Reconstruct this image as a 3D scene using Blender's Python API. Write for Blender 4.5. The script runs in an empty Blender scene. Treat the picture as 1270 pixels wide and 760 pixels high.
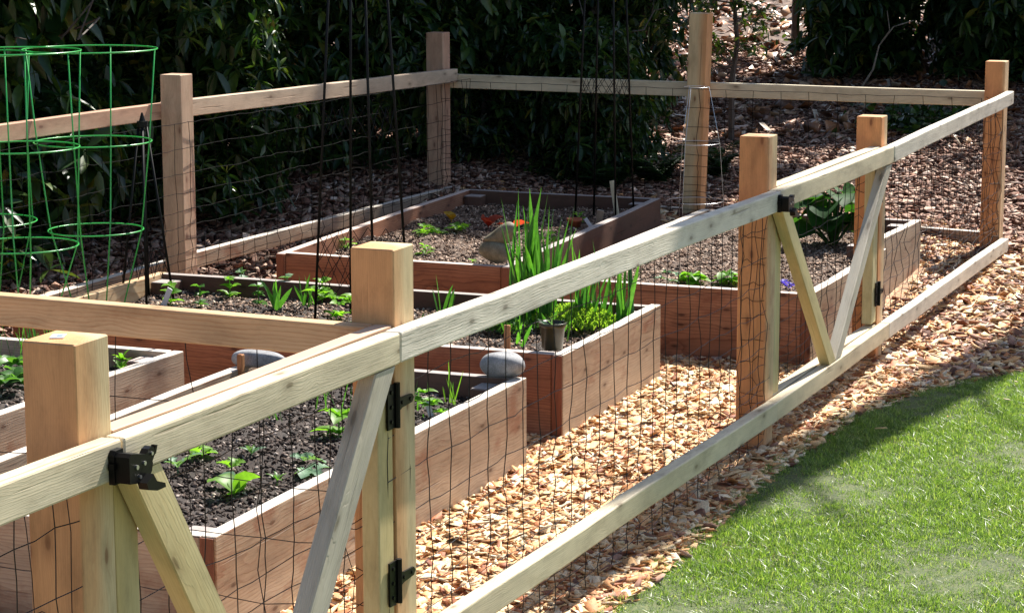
import bpy, math, random
import numpy as np
from mathutils import Vector, Matrix
rng = np.random.default_rng(7)
random.seed(7)
sc = bpy.context.scene
COL = sc.collection
R = math.radians

# ------------------------------------------------------------------ helpers
def tag(o, label=None, cat=None, group=None, kind=None):
    if label: o['label'] = label
    if cat: o['category'] = cat
    if group: o['group'] = group
    if kind: o['kind'] = kind
    return o

def empty(name, loc, label, cat, group=None):
    o = bpy.data.objects.new(name, None); COL.objects.link(o)
    o.location = loc; o.empty_display_size = .05
    return tag(o, label, cat, group)

def rootloc(o):
    v = Vector((0, 0, 0))
    while o is not None:
        v += o.location; o = o.parent
    return v

class MB:
    """collects geometry: verts, faces (lists of tuples), board coords"""
    def __init__(s): s.v = []; s.f = []; s.bc = []
    def add(s, v, f, bc=None):
        n = len(s.v)
        s.v.extend([tuple(map(float, a)) for a in v]); s.f.extend([tuple(i + n for i in q) for q in f])
        s.bc.extend(bc if bc is not None else [tuple(map(float, a)) for a in v])

def mkmesh(name, v, f, mat, parent=None, bc=None, smooth=False, loc=None):
    me = bpy.data.meshes.new(name)
    v = np.asarray(v, dtype=np.float64)
    off = rootloc(parent) if parent is not None else Vector(loc or (0, 0, 0))
    v = v - np.array(off)
    if isinstance(f, np.ndarray):
        nf, k = f.shape
        me.vertices.add(len(v)); me.vertices.foreach_set('co', v.astype(np.float32).ravel())
        me.loops.add(nf * k); me.loops.foreach_set('vertex_index', f.astype(np.int32).ravel())
        me.polygons.add(nf); me.polygons.foreach_set('loop_start', np.arange(0, nf * k, k, dtype=np.int32))
        me.update(calc_edges=True)
    else:
        me.from_pydata(v.tolist(), [], f)
    if bc is not None:
        a = me.attributes.new('bc', 'FLOAT_VECTOR', 'POINT')
        a.data.foreach_set('vector', np.asarray(bc, dtype=np.float32).ravel())
    if smooth: me.polygons.foreach_set('use_smooth', [True] * len(me.polygons))
    mats = mat if isinstance(mat, (list, tuple)) else [mat]
    for m in mats: me.materials.append(m)
    me.validate()
    o = bpy.data.objects.new(name, me); COL.objects.link(o)
    if parent is not None: o.parent = parent
    else: o.location = off
    return o

def box_bevel(L, W, H, b, nseg=1, taper=None):
    """box centred on its axis: x in [0,L], rounded-octagon section W (y) x H (z). returns v,f"""
    w, h = W / 2, H / 2
    c = b
    sec = []
    for (sx, sy, a0) in ((1, 1, 0), (-1, 1, 90), (-1, -1, 180), (1, -1, 270)):
        for a in (0, 45, 90):
            t = R(a0 + a)
            sec.append((sx * (w - c) + c * math.cos(t), sy * (h - c) + c * math.sin(t)))
    xs = [0] + [c * .9] + list(np.linspace(0, L, nseg + 1)[1:-1]) + [L - c * .9, L]
    v, f = [], []
    n = len(sec)
    for i, x in enumerate(xs):
        k = 1 - (c * .7 / min(w, h)) if i in (0, len(xs) - 1) else 1
        for (y, z) in sec:
            v.append((x, y * (1 - c * .7 / w) if k < 1 else y, z * (1 - c * .7 / h) if k < 1 else z))
    for i in range(len(xs) - 1):
        for j in range(n):
            a, b2 = i * n + j, i * n + (j + 1) % n
            f.append((a, b2, b2 + n, a + n))
    f.append(tuple(reversed(range(n)))); f.append(tuple(range((len(xs) - 1) * n, len(xs) * n)))
    return v, f

def board(mb, p0, p1, W, H, up=(0, 0, 1), b=.003, nseg=1, wob=0.0, pith=None, seed=None):
    """W measured sideways, H measured along `up`"""
    p0, p1 = np.array(p0, float), np.array(p1, float)
    d = p1 - p0; L = np.linalg.norm(d); x = d / L
    u = np.array(up, float); u -= x * (u @ x); u /= np.linalg.norm(u)
    s = np.cross(u, x)
    v, f = box_bevel(L, W, H, b, nseg)
    off = rng.uniform(0, 50)
    py, pz = pith if pith is not None else (rng.uniform(-.06, .06), rng.choice([-1, 1]) * rng.uniform(.03, .10))
    V, B = [], []
    ph = rng.uniform(0, 6, 4)
    for (a, c, e) in v:
        dy = wob * (math.sin(a * 3.1 + ph[0]) + .5 * math.sin(a * 9 + ph[1])); dz = wob * (math.sin(a * 2.3 + ph[2]) + .5 * math.sin(a * 7 + ph[3]))
        V.append(p0 + x * a + s * (c + dy) + u * (e + dz))
        B.append((a + off, c - py, e - pz))
    mb.add(V, f, B)

def part_board(name, mat, parent, *a, **k):
    mb = MB(); board(mb, *a, **k)
    return mkmesh(name, mb.v, mb.f, mat, parent, mb.bc)

def tube(mb, pts, r, n=5, r2=None, cap=True):
    pts = [np.array(p, float) for p in pts]
    base = len(mb.v); V = []; F = []
    prev = None
    for i, p in enumerate(pts):
        t = (pts[min(i + 1, len(pts) - 1)] - pts[max(i - 1, 0)]); t = t / (np.linalg.norm(t) + 1e-9)
        if prev is None:
            a = np.array((0, 0, 1.)) if abs(t[2]) < .8 else np.array((1., 0, 0))
        else: a = prev
        s = np.cross(t, a); s /= np.linalg.norm(s) + 1e-9
        a = np.cross(s, t); prev = a
        rr = r if r2 is None else r + (r2 - r) * i / max(1, len(pts) - 1)
        for j in range(n):
            th = 2 * math.pi * j / n
            V.append(p + rr * (math.cos(th) * s + math.sin(th) * a))
    for i in range(len(pts) - 1):
        for j in range(n):
            a_, b_ = i * n + j, i * n + (j + 1) % n
            F.append((a_, b_, b_ + n, a_ + n))
    if cap:
        F.append(tuple(reversed(range(n)))); F.append(tuple(range((len(pts) - 1) * n, len(pts) * n)))
    mb.add(V, F)

def ring(mb, c, r, rt, n=40, m=5, squash=0.0, tilt=(0, 0)):
    V, F = [], []
    for i in range(n):
        a = 2 * math.pi * i / n
        rr = r * (1 + squash * math.cos(2 * a + 1))
        for j in range(m):
            b = 2 * math.pi * j / m
            q = rr + rt * math.cos(b)
            x, y = q * math.cos(a), q * math.sin(a)
            V.append((c[0] + x, c[1] + y, c[2] + rt * math.sin(b) + x * tilt[0] + y * tilt[1]))
    for i in range(n):
        for j in range(m):
            F.append((i * m + j, ((i + 1) % n) * m + j, ((i + 1) % n) * m + (j + 1) % m, i * m + (j + 1) % m))
    mb.add(V, F)

def copy_tree(o, parent=None):
    c = o.copy(); COL.objects.link(c); c.parent = parent
    for ch in list(o.children): copy_tree(ch, c)
    return c

# ------------------------------------------------------------------ materials
def newmat(name):
    m = bpy.data.materials.new(name); m.use_nodes = True
    nt = m.node_tree; nt.nodes.clear()
    return m, nt
def N(nt, t, **k):
    n = nt.nodes.new(t)
    for a, b in k.items():
        if a.startswith('i_'):
            key = a[2:]
            n.inputs[int(key) if key.isdigit() else key.replace('_', ' ')].default_value = b
        else: setattr(n, a, b)
    return n
def L(nt, a, b): nt.links.new(a, b)
def ramp(nt, stops, interp='LINEAR'):
    n = nt.nodes.new('ShaderNodeValToRGB'); cr = n.color_ramp; cr.interpolation = interp
    while len(cr.elements) < len(stops): cr.elements.new(.5)
    for e, (p, c) in zip(cr.elements, stops):
        e.position = p; e.color = tuple(c) + ((1,) if len(c) == 3 else ())
    return n
def math_(nt, op, a, b=None, c=None):
    n = nt.nodes.new('ShaderNodeMath'); n.operation = op
    for i, x in enumerate((a, b, c)):
        if x is None: continue
        if hasattr(x, 'node'): L(nt, x, n.inputs[i])
        else: n.inputs[i].default_value = x
    return n.outputs[0]
def mixc(nt, fac, a, b, mode='MIX'):
    n = nt.nodes.new('ShaderNodeMix'); n.data_type = 'RGBA'; n.blend_type = mode
    for i, x in ((0, fac), (6, a), (7, b)):
        if hasattr(x, 'node'): L(nt, x, n.inputs[i])
        else: n.inputs[i].default_value = x if i == 0 else tuple(x) + (1,)
    return n.outputs[2]
def finish(nt, bsdf):
    o = nt.nodes.new('ShaderNodeOutputMaterial'); L(nt, bsdf, o.inputs['Surface'])

def wood(name, heart, sap, dark, sapr=(.05, .09), rough=.62, bump=.5, ringc=.35, stain=None, stainamt=0.0, ringw=.0042, spec=.3, worn_lit_top=None, worn_lit_amt=0):
    m, nt = newmat(name)
    at = N(nt, 'ShaderNodeAttribute', attribute_name='bc')
    co = at.outputs['Vector']
    sep = N(nt, 'ShaderNodeSeparateXYZ'); L(nt, co, sep.inputs[0])
    m1 = N(nt, 'ShaderNodeMapping'); m1.inputs['Scale'].default_value = (2.2, 9, 9); L(nt, co, m1.inputs[0])
    n1 = N(nt, 'ShaderNodeTexNoise', i_Scale=1.0, i_Detail=5.0, i_Roughness=.62); L(nt, m1.outputs[0], n1.inputs['Vector'])
    r2 = math_(nt, 'SQRT', math_(nt, 'ADD', math_(nt, 'POWER', sep.outputs[1], 2.0), math_(nt, 'POWER', sep.outputs[2], 2.0)))
    # knots: pull the rings around them
    cb = N(nt, 'ShaderNodeCombineXYZ'); L(nt, math_(nt, 'MULTIPLY', sep.outputs[0], 5.0), cb.inputs[0])
    L(nt, math_(nt, 'MULTIPLY', math_(nt, 'SUBTRACT', sep.outputs[1], sep.outputs[2]), 13.0), cb.inputs[1])
    vk = N(nt, 'ShaderNodeTexVoronoi', i_Scale=1.0, i_Randomness=1.0, voronoi_dimensions='2D'); L(nt, cb.outputs[0], vk.inputs['Vector'])
    kd = vk.outputs['Distance']
    kpull = math_(nt, 'MULTIPLY', math_(nt, 'SMOOTH_MAX', math_(nt, 'SUBTRACT', .30, kd), 0.0, .1), .03)
    r3 = math_(nt, 'ADD', r2, math_(nt, 'ADD', math_(nt, 'MULTIPLY', math_(nt, 'SUBTRACT', n1.outputs[0], .5), .035), kpull))
    ringv = math_(nt, 'FRACT', math_(nt, 'DIVIDE', r3, ringw))
    rr = ramp(nt, [(0, (0, 0, 0)), (.6, (.25, .25, .25)), (.9, (1, 1, 1)), (1, (0, 0, 0))]); L(nt, ringv, rr.inputs[0])
    mf = N(nt, 'ShaderNodeMapping'); mf.inputs['Scale'].default_value = (7, 260, 260); L(nt, co, mf.inputs[0])
    nf = N(nt, 'ShaderNodeTexNoise', i_Scale=1.0, i_Detail=3.0); L(nt, mf.outputs[0], nf.inputs['Vector'])
    ml = N(nt, 'ShaderNodeMapping'); ml.inputs['Scale'].default_value = (3, 14, 14); L(nt, co, ml.inputs[0])
    nl = N(nt, 'ShaderNodeTexNoise', i_Scale=1.0, i_Detail=5.0, i_Roughness=.6); L(nt, ml.outputs[0], nl.inputs['Vector'])
    hs = N(nt, 'ShaderNodeMapRange', i_1=sapr[0], i_2=sapr[1]); L(nt, r3, hs.inputs[0])
    base = mixc(nt, hs.outputs[0], heart, sap)
    c = mixc(nt, math_(nt, 'MULTIPLY', rr.outputs[0], ringc * .75), base, dark)
    c = mixc(nt, math_(nt, 'MULTIPLY', math_(nt, 'SUBTRACT', nf.outputs[0], .35), .5), c, dark)
    lr = ramp(nt, [(.3, (.72, .72, .72)), (.7, (1.12, 1.12, 1.12))]); L(nt, nl.outputs[0], lr.inputs[0])
    c = mixc(nt, .8, c, lr.outputs[0], 'MULTIPLY')
    kr = ramp(nt, [(0.0, (1, 1, 1)), (.05, (.85, .85, .85)), (.075, (.4, .4, .4)), (.15, (.16, .16, .16)), (.24, (0, 0, 0))]); L(nt, kd, kr.inputs[0])
    ksel = math_(nt, 'GREATER_THAN', math_(nt, 'FRACT', math_(nt, 'MULTIPLY', N(nt, 'ShaderNodeSeparateColor').outputs[0], 1.0)), -1)
    sc_ = N(nt, 'ShaderNodeSeparateColor'); L(nt, vk.outputs['Color'], sc_.inputs[0])
    ksel = math_(nt, 'GREATER_THAN', sc_.outputs[0], .55)
    kn = math_(nt, 'MULTIPLY', kr.outputs[0], ksel)
    c = mixc(nt, math_(nt, 'MULTIPLY', kn, .9), c, tuple(x * .45 for x in dark))
    mc = N(nt, 'ShaderNodeMapping'); mc.inputs['Scale'].default_value = (2.4, 75, 75); L(nt, co, mc.inputs[0])
    nc = N(nt, 'ShaderNodeTexNoise', i_Scale=1.0, i_Detail=2.0); L(nt, mc.outputs[0], nc.inputs['Vector'])
    cr_ = ramp(nt, [(.68, (0, 0, 0)), (.73, (1, 1, 1))]); L(nt, nc.outputs[0], cr_.inputs[0])
    c = mixc(nt, math_(nt, 'MULTIPLY', cr_.outputs[0], .55), c, tuple(x * .5 for x in dark))
    mg = N(nt, 'ShaderNodeMapping'); mg.inputs['Scale'].default_value = (9, 22, 22); L(nt, co, mg.inputs[0])
    ng = N(nt, 'ShaderNodeTexNoise', i_Scale=1.0, i_Detail=8.0, i_Roughness=.7); L(nt, mg.outputs[0], ng.inputs['Vector'])
    gr_ = ramp(nt, [(.30, (.70, .68, .66)), (.5, (1, 1, 1)), (.72, (1.12, 1.12, 1.12))]); L(nt, ng.outputs[0], gr_.inputs[0])
    c = mixc(nt, .75, c, gr_.outputs[0], 'MULTIPLY')
    if stain:
        ms = N(nt, 'ShaderNodeMapping'); ms.inputs['Scale'].default_value = (5, 9, 9); ms.inputs['Location'].default_value = (3, 7, 1); L(nt, co, ms.inputs[0])
        ns = N(nt, 'ShaderNodeTexNoise', i_Scale=1.0, i_Detail=6.0, i_Roughness=.65); L(nt, ms.outputs[0], ns.inputs['Vector'])
        sr = ramp(nt, [(.52, (0, 0, 0)), (.66, (1, 1, 1))]); L(nt, ns.outputs[0], sr.inputs[0])
        c = mixc(nt, math_(nt, 'MULTIPLY', sr.outputs[0], stainamt), c, stain)
    if worn_lit_top:
        # up-facing faces paler: weathering plus sunlight painted into the colour
        ge = N(nt, 'ShaderNodeNewGeometry'); sg = N(nt, 'ShaderNodeSeparateXYZ'); L(nt, ge.outputs['Normal'], sg.inputs[0])
        up = N(nt, 'ShaderNodeMapRange', i_1=.5, i_2=.9); L(nt, sg.outputs[2], up.inputs[0])
        c = mixc(nt, math_(nt, 'MULTIPLY', up.outputs[0], worn_lit_amt), c, worn_lit_top)
    h = math_(nt, 'ADD', math_(nt, 'MULTIPLY', nf.outputs[0], .35), math_(nt, 'ADD', math_(nt, 'MULTIPLY', rr.outputs[0], .15), math_(nt, 'MULTIPLY', cr_.outputs[0], -.8)))
    bp = N(nt, 'ShaderNodeBump', i_Strength=bump, i_Distance=.0016); L(nt, h, bp.inputs['Height'])
    b = N(nt, 'ShaderNodeBsdfPrincipled', i_Roughness=rough); b.inputs['Specular IOR Level'].default_value = spec
    L(nt, c, b.inputs['Base Color']); L(nt, bp.outputs[0], b.inputs['Normal'])
    finish(nt, b.outputs[0]); return m

W_POST = wood('post_fir', (.68, .36, .16), (.68, .54, .31), (.46, .20, .08), sapr=(.074, .098), ringc=.35, bump=.4)
W_POSTR = wood('post_fir_red', (.74, .34, .135), (.70, .52, .30), (.42, .13, .05), sapr=(.066, .09), ringc=.4, bump=.4, stain=(.33, .09, .05), stainamt=.4)
W_POSTP = wood('post_pinkish', (.58, .34, .225), (.62, .44, .30), (.42, .20, .13), sapr=(.05, .12), ringc=.35, bump=.4, stain=(.40, .17, .11), stainamt=.35)
W_RAIL = wood('rail_pale', (.68, .57, .38), (.73, .63, .44), (.46, .34, .20), sapr=(.02, .08), ringc=.45, bump=.7, rough=.5)
W_RAILG = wood('rail_bleached', (.72, .65, .52), (.76, .70, .58), (.46, .38, .28), sapr=(.02, .08), ringc=.5, bump=1.3, rough=.5)
W_RAILP = wood('rail_pinkish', (.62, .44, .30), (.66, .52, .38), (.44, .27, .17), sapr=(.02, .08), ringc=.4, bump=.6)
W_STILE = wood('stile_pale', (.66, .50, .22), (.64, .54, .29), (.46, .30, .12), sapr=(.02, .08), ringc=.3, bump=.4)
W_CROSS = wood('cross_rail_knotty', (.70, .46, .25), (.72, .52, .31), (.44, .19, .07), sapr=(.03, .09), ringw=.008, ringc=.65, bump=.4, stain=(.35, .15, .06), stainamt=.45)
W_INNER = wood('inner_rail_brown', (.52, .33, .20), (.56, .40, .27), (.36, .19, .10), sapr=(.03, .09), ringc=.3, bump=.6, worn_lit_top=(.60, .44, .33), worn_lit_amt=.6)
W_BRACE = wood('brace_worn', (.55, .48, .36), (.57, .52, .42), (.40, .33, .24), sapr=(.02, .08), ringc=.4, bump=1.4)
W_BEDR = wood('bed_redwood', (.33, .13, .067), (.42, .20, .115), (.12, .035, .02), sapr=(.05, .12), ringw=.009, ringc=.8, bump=.7, stain=(.17, .055, .03), stainamt=.75, worn_lit_top=(.72, .62, .55), worn_lit_amt=.75)
W_BEDG = wood('bed_weathered', (.38, .26, .17), (.49, .385, .28), (.20, .10, .06), sapr=(.04, .12), ringw=.008, ringc=.5, bump=1.0, stain=(.24, .10, .055), stainamt=.75, worn_lit_top=(.72, .66, .58), worn_lit_amt=.8)
W_BEDD = wood('bed_painted_shade', (.12, .058, .040), (.17, .09, .062), (.06, .028, .018), sapr=(.04, .12), ringc=.4, bump=1.0, stain=(.09, .05, .035), stainamt=.6, worn_lit_top=(.50, .45, .42), worn_lit_amt=.7)  # dark wood colour with shade painted in, for the shaded bed boards
W_ENDG = wood('damp_end_grain', (.20, .06, .03), (.24, .09, .05), (.08, .02, .012), ringc=.4, bump=.6)
W_STAKE = wood('stake_cedar', (.50, .16, .05), (.55, .3, .13), (.3, .1, .04), bump=.4)

def simple(name, col, rough=.5, metal=0.0, spec=.5, var=0.0, varscale=30, bump=0.0, bscale=60, coat=0):
    m, nt = newmat(name)
    b = N(nt, 'ShaderNodeBsdfPrincipled', i_Roughness=rough, i_Metallic=metal); b.inputs['Specular IOR Level'].default_value = spec
    b.inputs['Coat Weight'].default_value = coat
    b.inputs['Base Color'].default_value = tuple(col) + (1,)
    if var or bump:
        tc = N(nt, 'ShaderNodeTexCoord')
        n = N(nt, 'ShaderNodeTexNoise', i_Scale=varscale, i_Detail=5.0); L(nt, tc.outputs['Object'], n.inputs['Vector'])
        r = ramp(nt, [(.3, (1 - var,) * 3), (.7, (1 + var,) * 3)]); L(nt, n.outputs[0], r.inputs[0])
        L(nt, mixc(nt, 1.0, col, r.outputs[0], 'MULTIPLY'), b.inputs['Base Color'])
        if bump:
            n2 = N(nt, 'ShaderNodeTexNoise', i_Scale=bscale, i_Detail=6.0); L(nt, tc.outputs['Object'], n2.inputs['Vector'])
            bp = N(nt, 'ShaderNodeBump', i_Strength=bump, i_Distance=.003); L(nt, n2.outputs[0], bp.inputs['Height']); L(nt, bp.outputs[0], b.inputs['Normal'])
    finish(nt, b.outputs[0]); return m

M_WIRE = simple('wire_dark', (.010, .009, .010), rough=.5, metal=0.0, spec=.3)
M_WIRED = simple('wire_far', (.006, .006, .006), rough=.85, spec=.1)
M_BLACK = simple('hardware_black', (.002, .002, .002), rough=.4, spec=.2)
M_OBEL = simple('obelisk_black', (.003, .003, .003), rough=.55, spec=.25)
M_GREENW = simple('cage_green_enamel', (.03, .42, .07), rough=.3, spec=.6, coat=.4)
M_GALV = simple('galvanised', (.55, .56, .58), rough=.3, metal=.9)
M_TAGW = simple('tag_white', (.75, .76, .80), rough=.4)
M_TAGB = simple('tag_blue_print', (.25, .32, .6), rough=.4)
M_POT = simple('pot_plastic_olive', (.035, .030, .012), rough=.33, var=.3, varscale=20)
M_TERRA = simple('terracotta', (.38, .10, .04), rough=.7, var=.2)
M_STEEL = simple('screw_zinc', (.6, .6, .6), rough=.3, metal=1.0)

def stone(name, a, b, rough=.75, scale=25):
    m, nt = newmat(name)
    tc = N(nt, 'ShaderNodeTexCoord')
    n = N(nt, 'ShaderNodeTexNoise', i_Scale=scale, i_Detail=8.0, i_Roughness=.7); L(nt, tc.outputs['Object'], n.inputs['Vector'])
    n2 = N(nt, 'ShaderNodeTexNoise', i_Scale=scale * 12, i_Detail=4.0); L(nt, tc.outputs['Object'], n2.inputs['Vector'])
    r = ramp(nt, [(.35, a), (.65, b)]); L(nt, n.outputs[0], r.inputs[0])
    r2 = ramp(nt, [(.35, (.7, .7, .7)), (.6, (1.1, 1.1, 1.1))]); L(nt, n2.outputs[0], r2.inputs[0])
    bp = N(nt, 'ShaderNodeBump', i_Strength=.5, i_Distance=.003); L(nt, n.outputs[0], bp.inputs['Height'])
    bs = N(nt, 'ShaderNodeBsdfPrincipled', i_Roughness=rough)
    L(nt, mixc(nt, .8, r.outputs[0], r2.outputs[0], 'MULTIPLY'), bs.inputs['Base Color']); L(nt, bp.outputs[0], bs.inputs['Normal'])
    finish(nt, bs.outputs[0]); return m
M_STONE = stone('stone_grey', (.20, .20, .205), (.36, .36, .37))
M_STONED = stone('stone_dark', (.09, .095, .10), (.22, .22, .23))
M_STONEG = stone('stone_greenish', (.12, .105, .065), (.24, .215, .145))

def island(name, stops, rough=.7, trans=0.0, spec=.3, bump=0, hue=None, rvar=0):
    """colour varies from piece to piece (chips, leaves, blades)"""
    m, nt = newmat(name)
    ge = N(nt, 'ShaderNodeNewGeometry')
    r = ramp(nt, stops); L(nt, ge.outputs['Random Per Island'], r.inputs[0])
    col = r.outputs[0]
    tc = N(nt, 'ShaderNodeTexCoord')
    n = N(nt, 'ShaderNodeTexNoise', i_Scale=220.0 if trans == 0 else 60.0, i_Detail=3.0); L(nt, tc.outputs['Object'], n.inputs['Vector'])
    rr = ramp(nt, [(.3, (.75, .75, .75)), (.7, (1.15, 1.15, 1.15))]); L(nt, n.outputs[0], rr.inputs[0])
    col = mixc(nt, 1.0, col, rr.outputs[0], 'MULTIPLY')
    b = N(nt, 'ShaderNodeBsdfPrincipled', i_Roughness=rough); b.inputs['Specular IOR Level'].default_value = spec
    L(nt, col, b.inputs['Base Color'])
    if bump:
        bp = N(nt, 'ShaderNodeBump', i_Strength=bump, i_Distance=.002); L(nt, n.outputs[0], bp.inputs['Height']); L(nt, bp.outputs[0], b.inputs['Normal'])
    out = b.outputs[0]
    if trans:
        t = N(nt, 'ShaderNodeBsdfTranslucent')
        tcx = mixc(nt, 1.0, col, (1.9, 2.1, .7) if hue is None else hue, 'MULTIPLY'); L(nt, tcx, t.inputs[0])
        mx = N(nt, 'ShaderNodeMixShader'); mx.inputs[0].default_value = trans
        L(nt, b.outputs[0], mx.inputs[1]); L(nt, t.outputs[0], mx.inputs[2]); out = mx.outputs[0]
    finish(nt, out); return m

M_CHIP = island('wood_chips', [(0, (.22, .07, .03)), (.10, (.46, .17, .07)), (.32, (.70, .37, .15)), (.68, (.80, .555, .29)), (1, (.87, .73, .52))], rough=.65, bump=.3)
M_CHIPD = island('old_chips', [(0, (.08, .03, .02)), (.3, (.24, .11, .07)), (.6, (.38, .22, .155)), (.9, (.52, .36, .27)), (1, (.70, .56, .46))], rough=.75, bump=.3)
M_LITTER = island('leaf_litter', [(0, (.10, .04, .02)), (.3, (.30, .11, .04)), (.6, (.45, .20, .09)), (.85, (.55, .36, .22)), (1, (.7, .58, .45))], rough=.38, bump=.2, spec=.5)
M_GRASS = island('lawn_blades', [(0, (.06, .115, .028)), (.5, (.145, .225, .06)), (.85, (.25, .34, .11)), (.95, (.34, .40, .19)), (1, (.5, .48, .28))], rough=.38, trans=.45, spec=.8)
M_RHOD = island('rhododendron_leaf', [(0, (.010, .030, .009)), (.55, (.024, .062, .015)), (.88, (.075, .13, .026)), (.98, (.08, .11, .02)), (1, (.24, .2, .03))], rough=.34, trans=.2, spec=.5)
M_CANOPY = island('canopy_leaf', [(0, (.02, .05, .015)), (1, (.05, .10, .02))], rough=.4, trans=.2)
M_FERN = island('fern_leaf', [(0, (.012, .038, .01)), (1, (.03, .075, .016))], rough=.55, trans=.2)
M_CONIF = island('sapling_leaf', [(0, (.03, .06, .015)), (1, (.09, .12, .03))], rough=.5, trans=.25)
M_LIGHTG = island('seedling_leaf', [(0, (.10, .24, .03)), (1, (.20, .38, .05))], rough=.45, trans=.45)
M_MIDG = island('midgreen_leaf', [(0, (.05, .14, .035)), (1, (.11, .24, .05))], rough=.4, trans=.4)
M_BLUEG = island('bluegreen_leaf', [(0, (.09, .19, .11)), (1, (.18, .30, .18))], rough=.5, trans=.3)
M_LEEK = island('leek_leaf', [(0, (.035, .13, .03)), (1, (.09, .24, .04))], rough=.35, trans=.4, spec=.5)
M_DARKG = island('rhubarb_leaf', [(0, (.015, .055, .012)), (1, (.04, .12, .018))], spec=.15, rough=.6, trans=.35)
M_REDL = island('red_lettuce', [(0, (.35, .04, .03)), (1, (.55, .13, .06))], rough=.45, trans=.5, hue=(1.6, .9, .6))
M_YELL = island('yellow_leaf', [(0, (.5, .28, .02)), (1, (.6, .38, .04))], rough=.5, trans=.4, hue=(1.5, 1.2, .5))
M_VIOL = island('violet_petal', [(0, (.12, .09, .45)), (1, (.22, .16, .6))], rough=.5, trans=.3, hue=(1, .9, 1.5))
M_PETAL = island('white_petal', [(0, (.7, .68, .7)), (1, (.8, .8, .8))], rough=.5, trans=.3, hue=(1, 1, 1))
M_MOSS = island('mat_leaf', [(0, (.13, .25, .035)), (1, (.32, .44, .08))], rough=.5, trans=.45)
M_BARK = stone('bark', (.05, .04, .032), (.13, .10, .08), scale=18)
M_TWIG = simple('twig', (.22, .18, .14), rough=.8, var=.4)

def groundmat(name, a, b, c, scale=8, fine=90, bump=.8, bd=.02, rough=.85):
    m, nt = newmat(name)
    ge = N(nt, 'ShaderNodeNewGeometry')
    n1 = N(nt, 'ShaderNodeTexNoise', i_Scale=scale, i_Detail=6.0); L(nt, ge.outputs['Position'], n1.inputs['Vector'])
    v = N(nt, 'ShaderNodeTexVoronoi', i_Scale=fine); L(nt, ge.outputs['Position'], v.inputs['Vector'])
    s = N(nt, 'ShaderNodeSeparateColor'); L(nt, v.outputs['Color'], s.inputs[0])
    r = ramp(nt, [(0, a), (.5, b), (1, c)]); L(nt, s.outputs[0], r.inputs[0])
    r1 = ramp(nt, [(.3, (.55, .55, .55)), (.7, (1.1, 1.1, 1.1))]); L(nt, n1.outputs[0], r1.inputs[0])
    col = mixc(nt, 1.0, r.outputs[0], r1.outputs[0], 'MULTIPLY')
    bp = N(nt, 'ShaderNodeBump', i_Strength=bump, i_Distance=bd); L(nt, s.outputs[1], bp.inputs['Height'])
    bs = N(nt, 'ShaderNodeBsdfPrincipled', i_Roughness=rough)
    L(nt, col, bs.inputs['Base Color']); L(nt, bp.outputs[0], bs.inputs['Normal'])
    finish(nt, bs.outputs[0]); return m
M_GROUND = groundmat('forest_floor', (.06, .032, .02), (.14, .08, .05), (.24, .15, .10), fine=45)
M_MULCH = groundmat('mulch_bed', (.36, .17, .08), (.55, .31, .16), (.66, .45, .28), fine=60)
M_LAWNB = groundmat('lawn_earth', (.05, .08, .02), (.09, .12, .035), (.15, .16, .06), fine=150, bd=.005)
M_SOIL = groundmat('bed_soil', (.018, .011, .009), (.035, .022, .017), (.07, .048, .036), scale=14, fine=220, bd=.006)
M_SOILP = groundmat('bed_soil_dry', (.06, .034, .022), (.13, .08, .052), (.24, .16, .11), scale=14, fine=220, bd=.006)
M_CLOD = island('soil_clods', [(0, (.013, .008, .006)), (.65, (.045, .028, .021)), (.85, (.13, .09, .07)), (1, (.45, .38, .33))], rough=.8, bump=.4)
M_CLODP = island('dry_clods', [(0, (.03, .018, .012)), (.4, (.14, .08, .052)), (.8, (.36, .235, .16)), (1, (.68, .53, .41))], rough=.8, bump=.4)

# ------------------------------------------------------------------ terrain
def smooth(a, b, x): t = np.clip((x - a) / (b - a), 0, 1); return t * t * (3 - 2 * t)
def G(x, y):
    x = np.asarray(x, float); y = np.asarray(y, float)
    z = -.315 + .12 * smooth(4.2, 6.6, x) * smooth(-.2, .9, y) + .04 * smooth(4.5, 7, x)
    z = z + .10 * smooth(2.2, 3.2, y)
    z = z + .055 * np.maximum(0, x - 7.5) + .05 * np.maximum(0, y - 3.2)
    z = z - .015 * smooth(-.02, -.15, y)
    z = z + .012 * np.sin(x * 2.1 + 1) * np.sin(y * 2.7) * smooth(5, 8, x)
    return z
def lawn_edge(x):
    xs = [-6, -2, .3, .97, 1.78, 2.45, 3.14, 3.66, 4.09, 4.6, 5.2, 6.5, 9]
    ys = [-.10, -.11, -.09, -.085, -.075, -.075, -.115, -.26, -.50, -.95, -1.6, -3.4, -7]
    return np.interp(x, xs, ys)

def sheet(name, xs, ys, mat, zf, label=None, **k):
    X, Y = np.meshgrid(xs, ys, indexing='ij'); Z = zf(X, Y)
    v = np.stack([X, Y, Z], -1).reshape(-1, 3)
    a, b = len(xs), len(ys)
    I = np.arange(a * b).reshape(a, b)
    f = np.stack([I[:-1, :-1], I[1:, :-1], I[1:, 1:], I[:-1, 1:]], -1).reshape(-1, 4)
    return mkmesh(name, v, f, mat, smooth=True)
gx = np.concatenate([np.linspace(-60, -6, 12), np.linspace(-5, 14, 120), np.linspace(15, 120, 40)])
gy = np.concatenate([np.linspace(-60, -6, 12), np.linspace(-5, 9, 100), np.linspace(10, 110, 40)])
g = sheet('ground', gx, gy, M_GROUND, G); tag(g, 'brown forest floor under leaf litter and chips', kind='structure')
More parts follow.
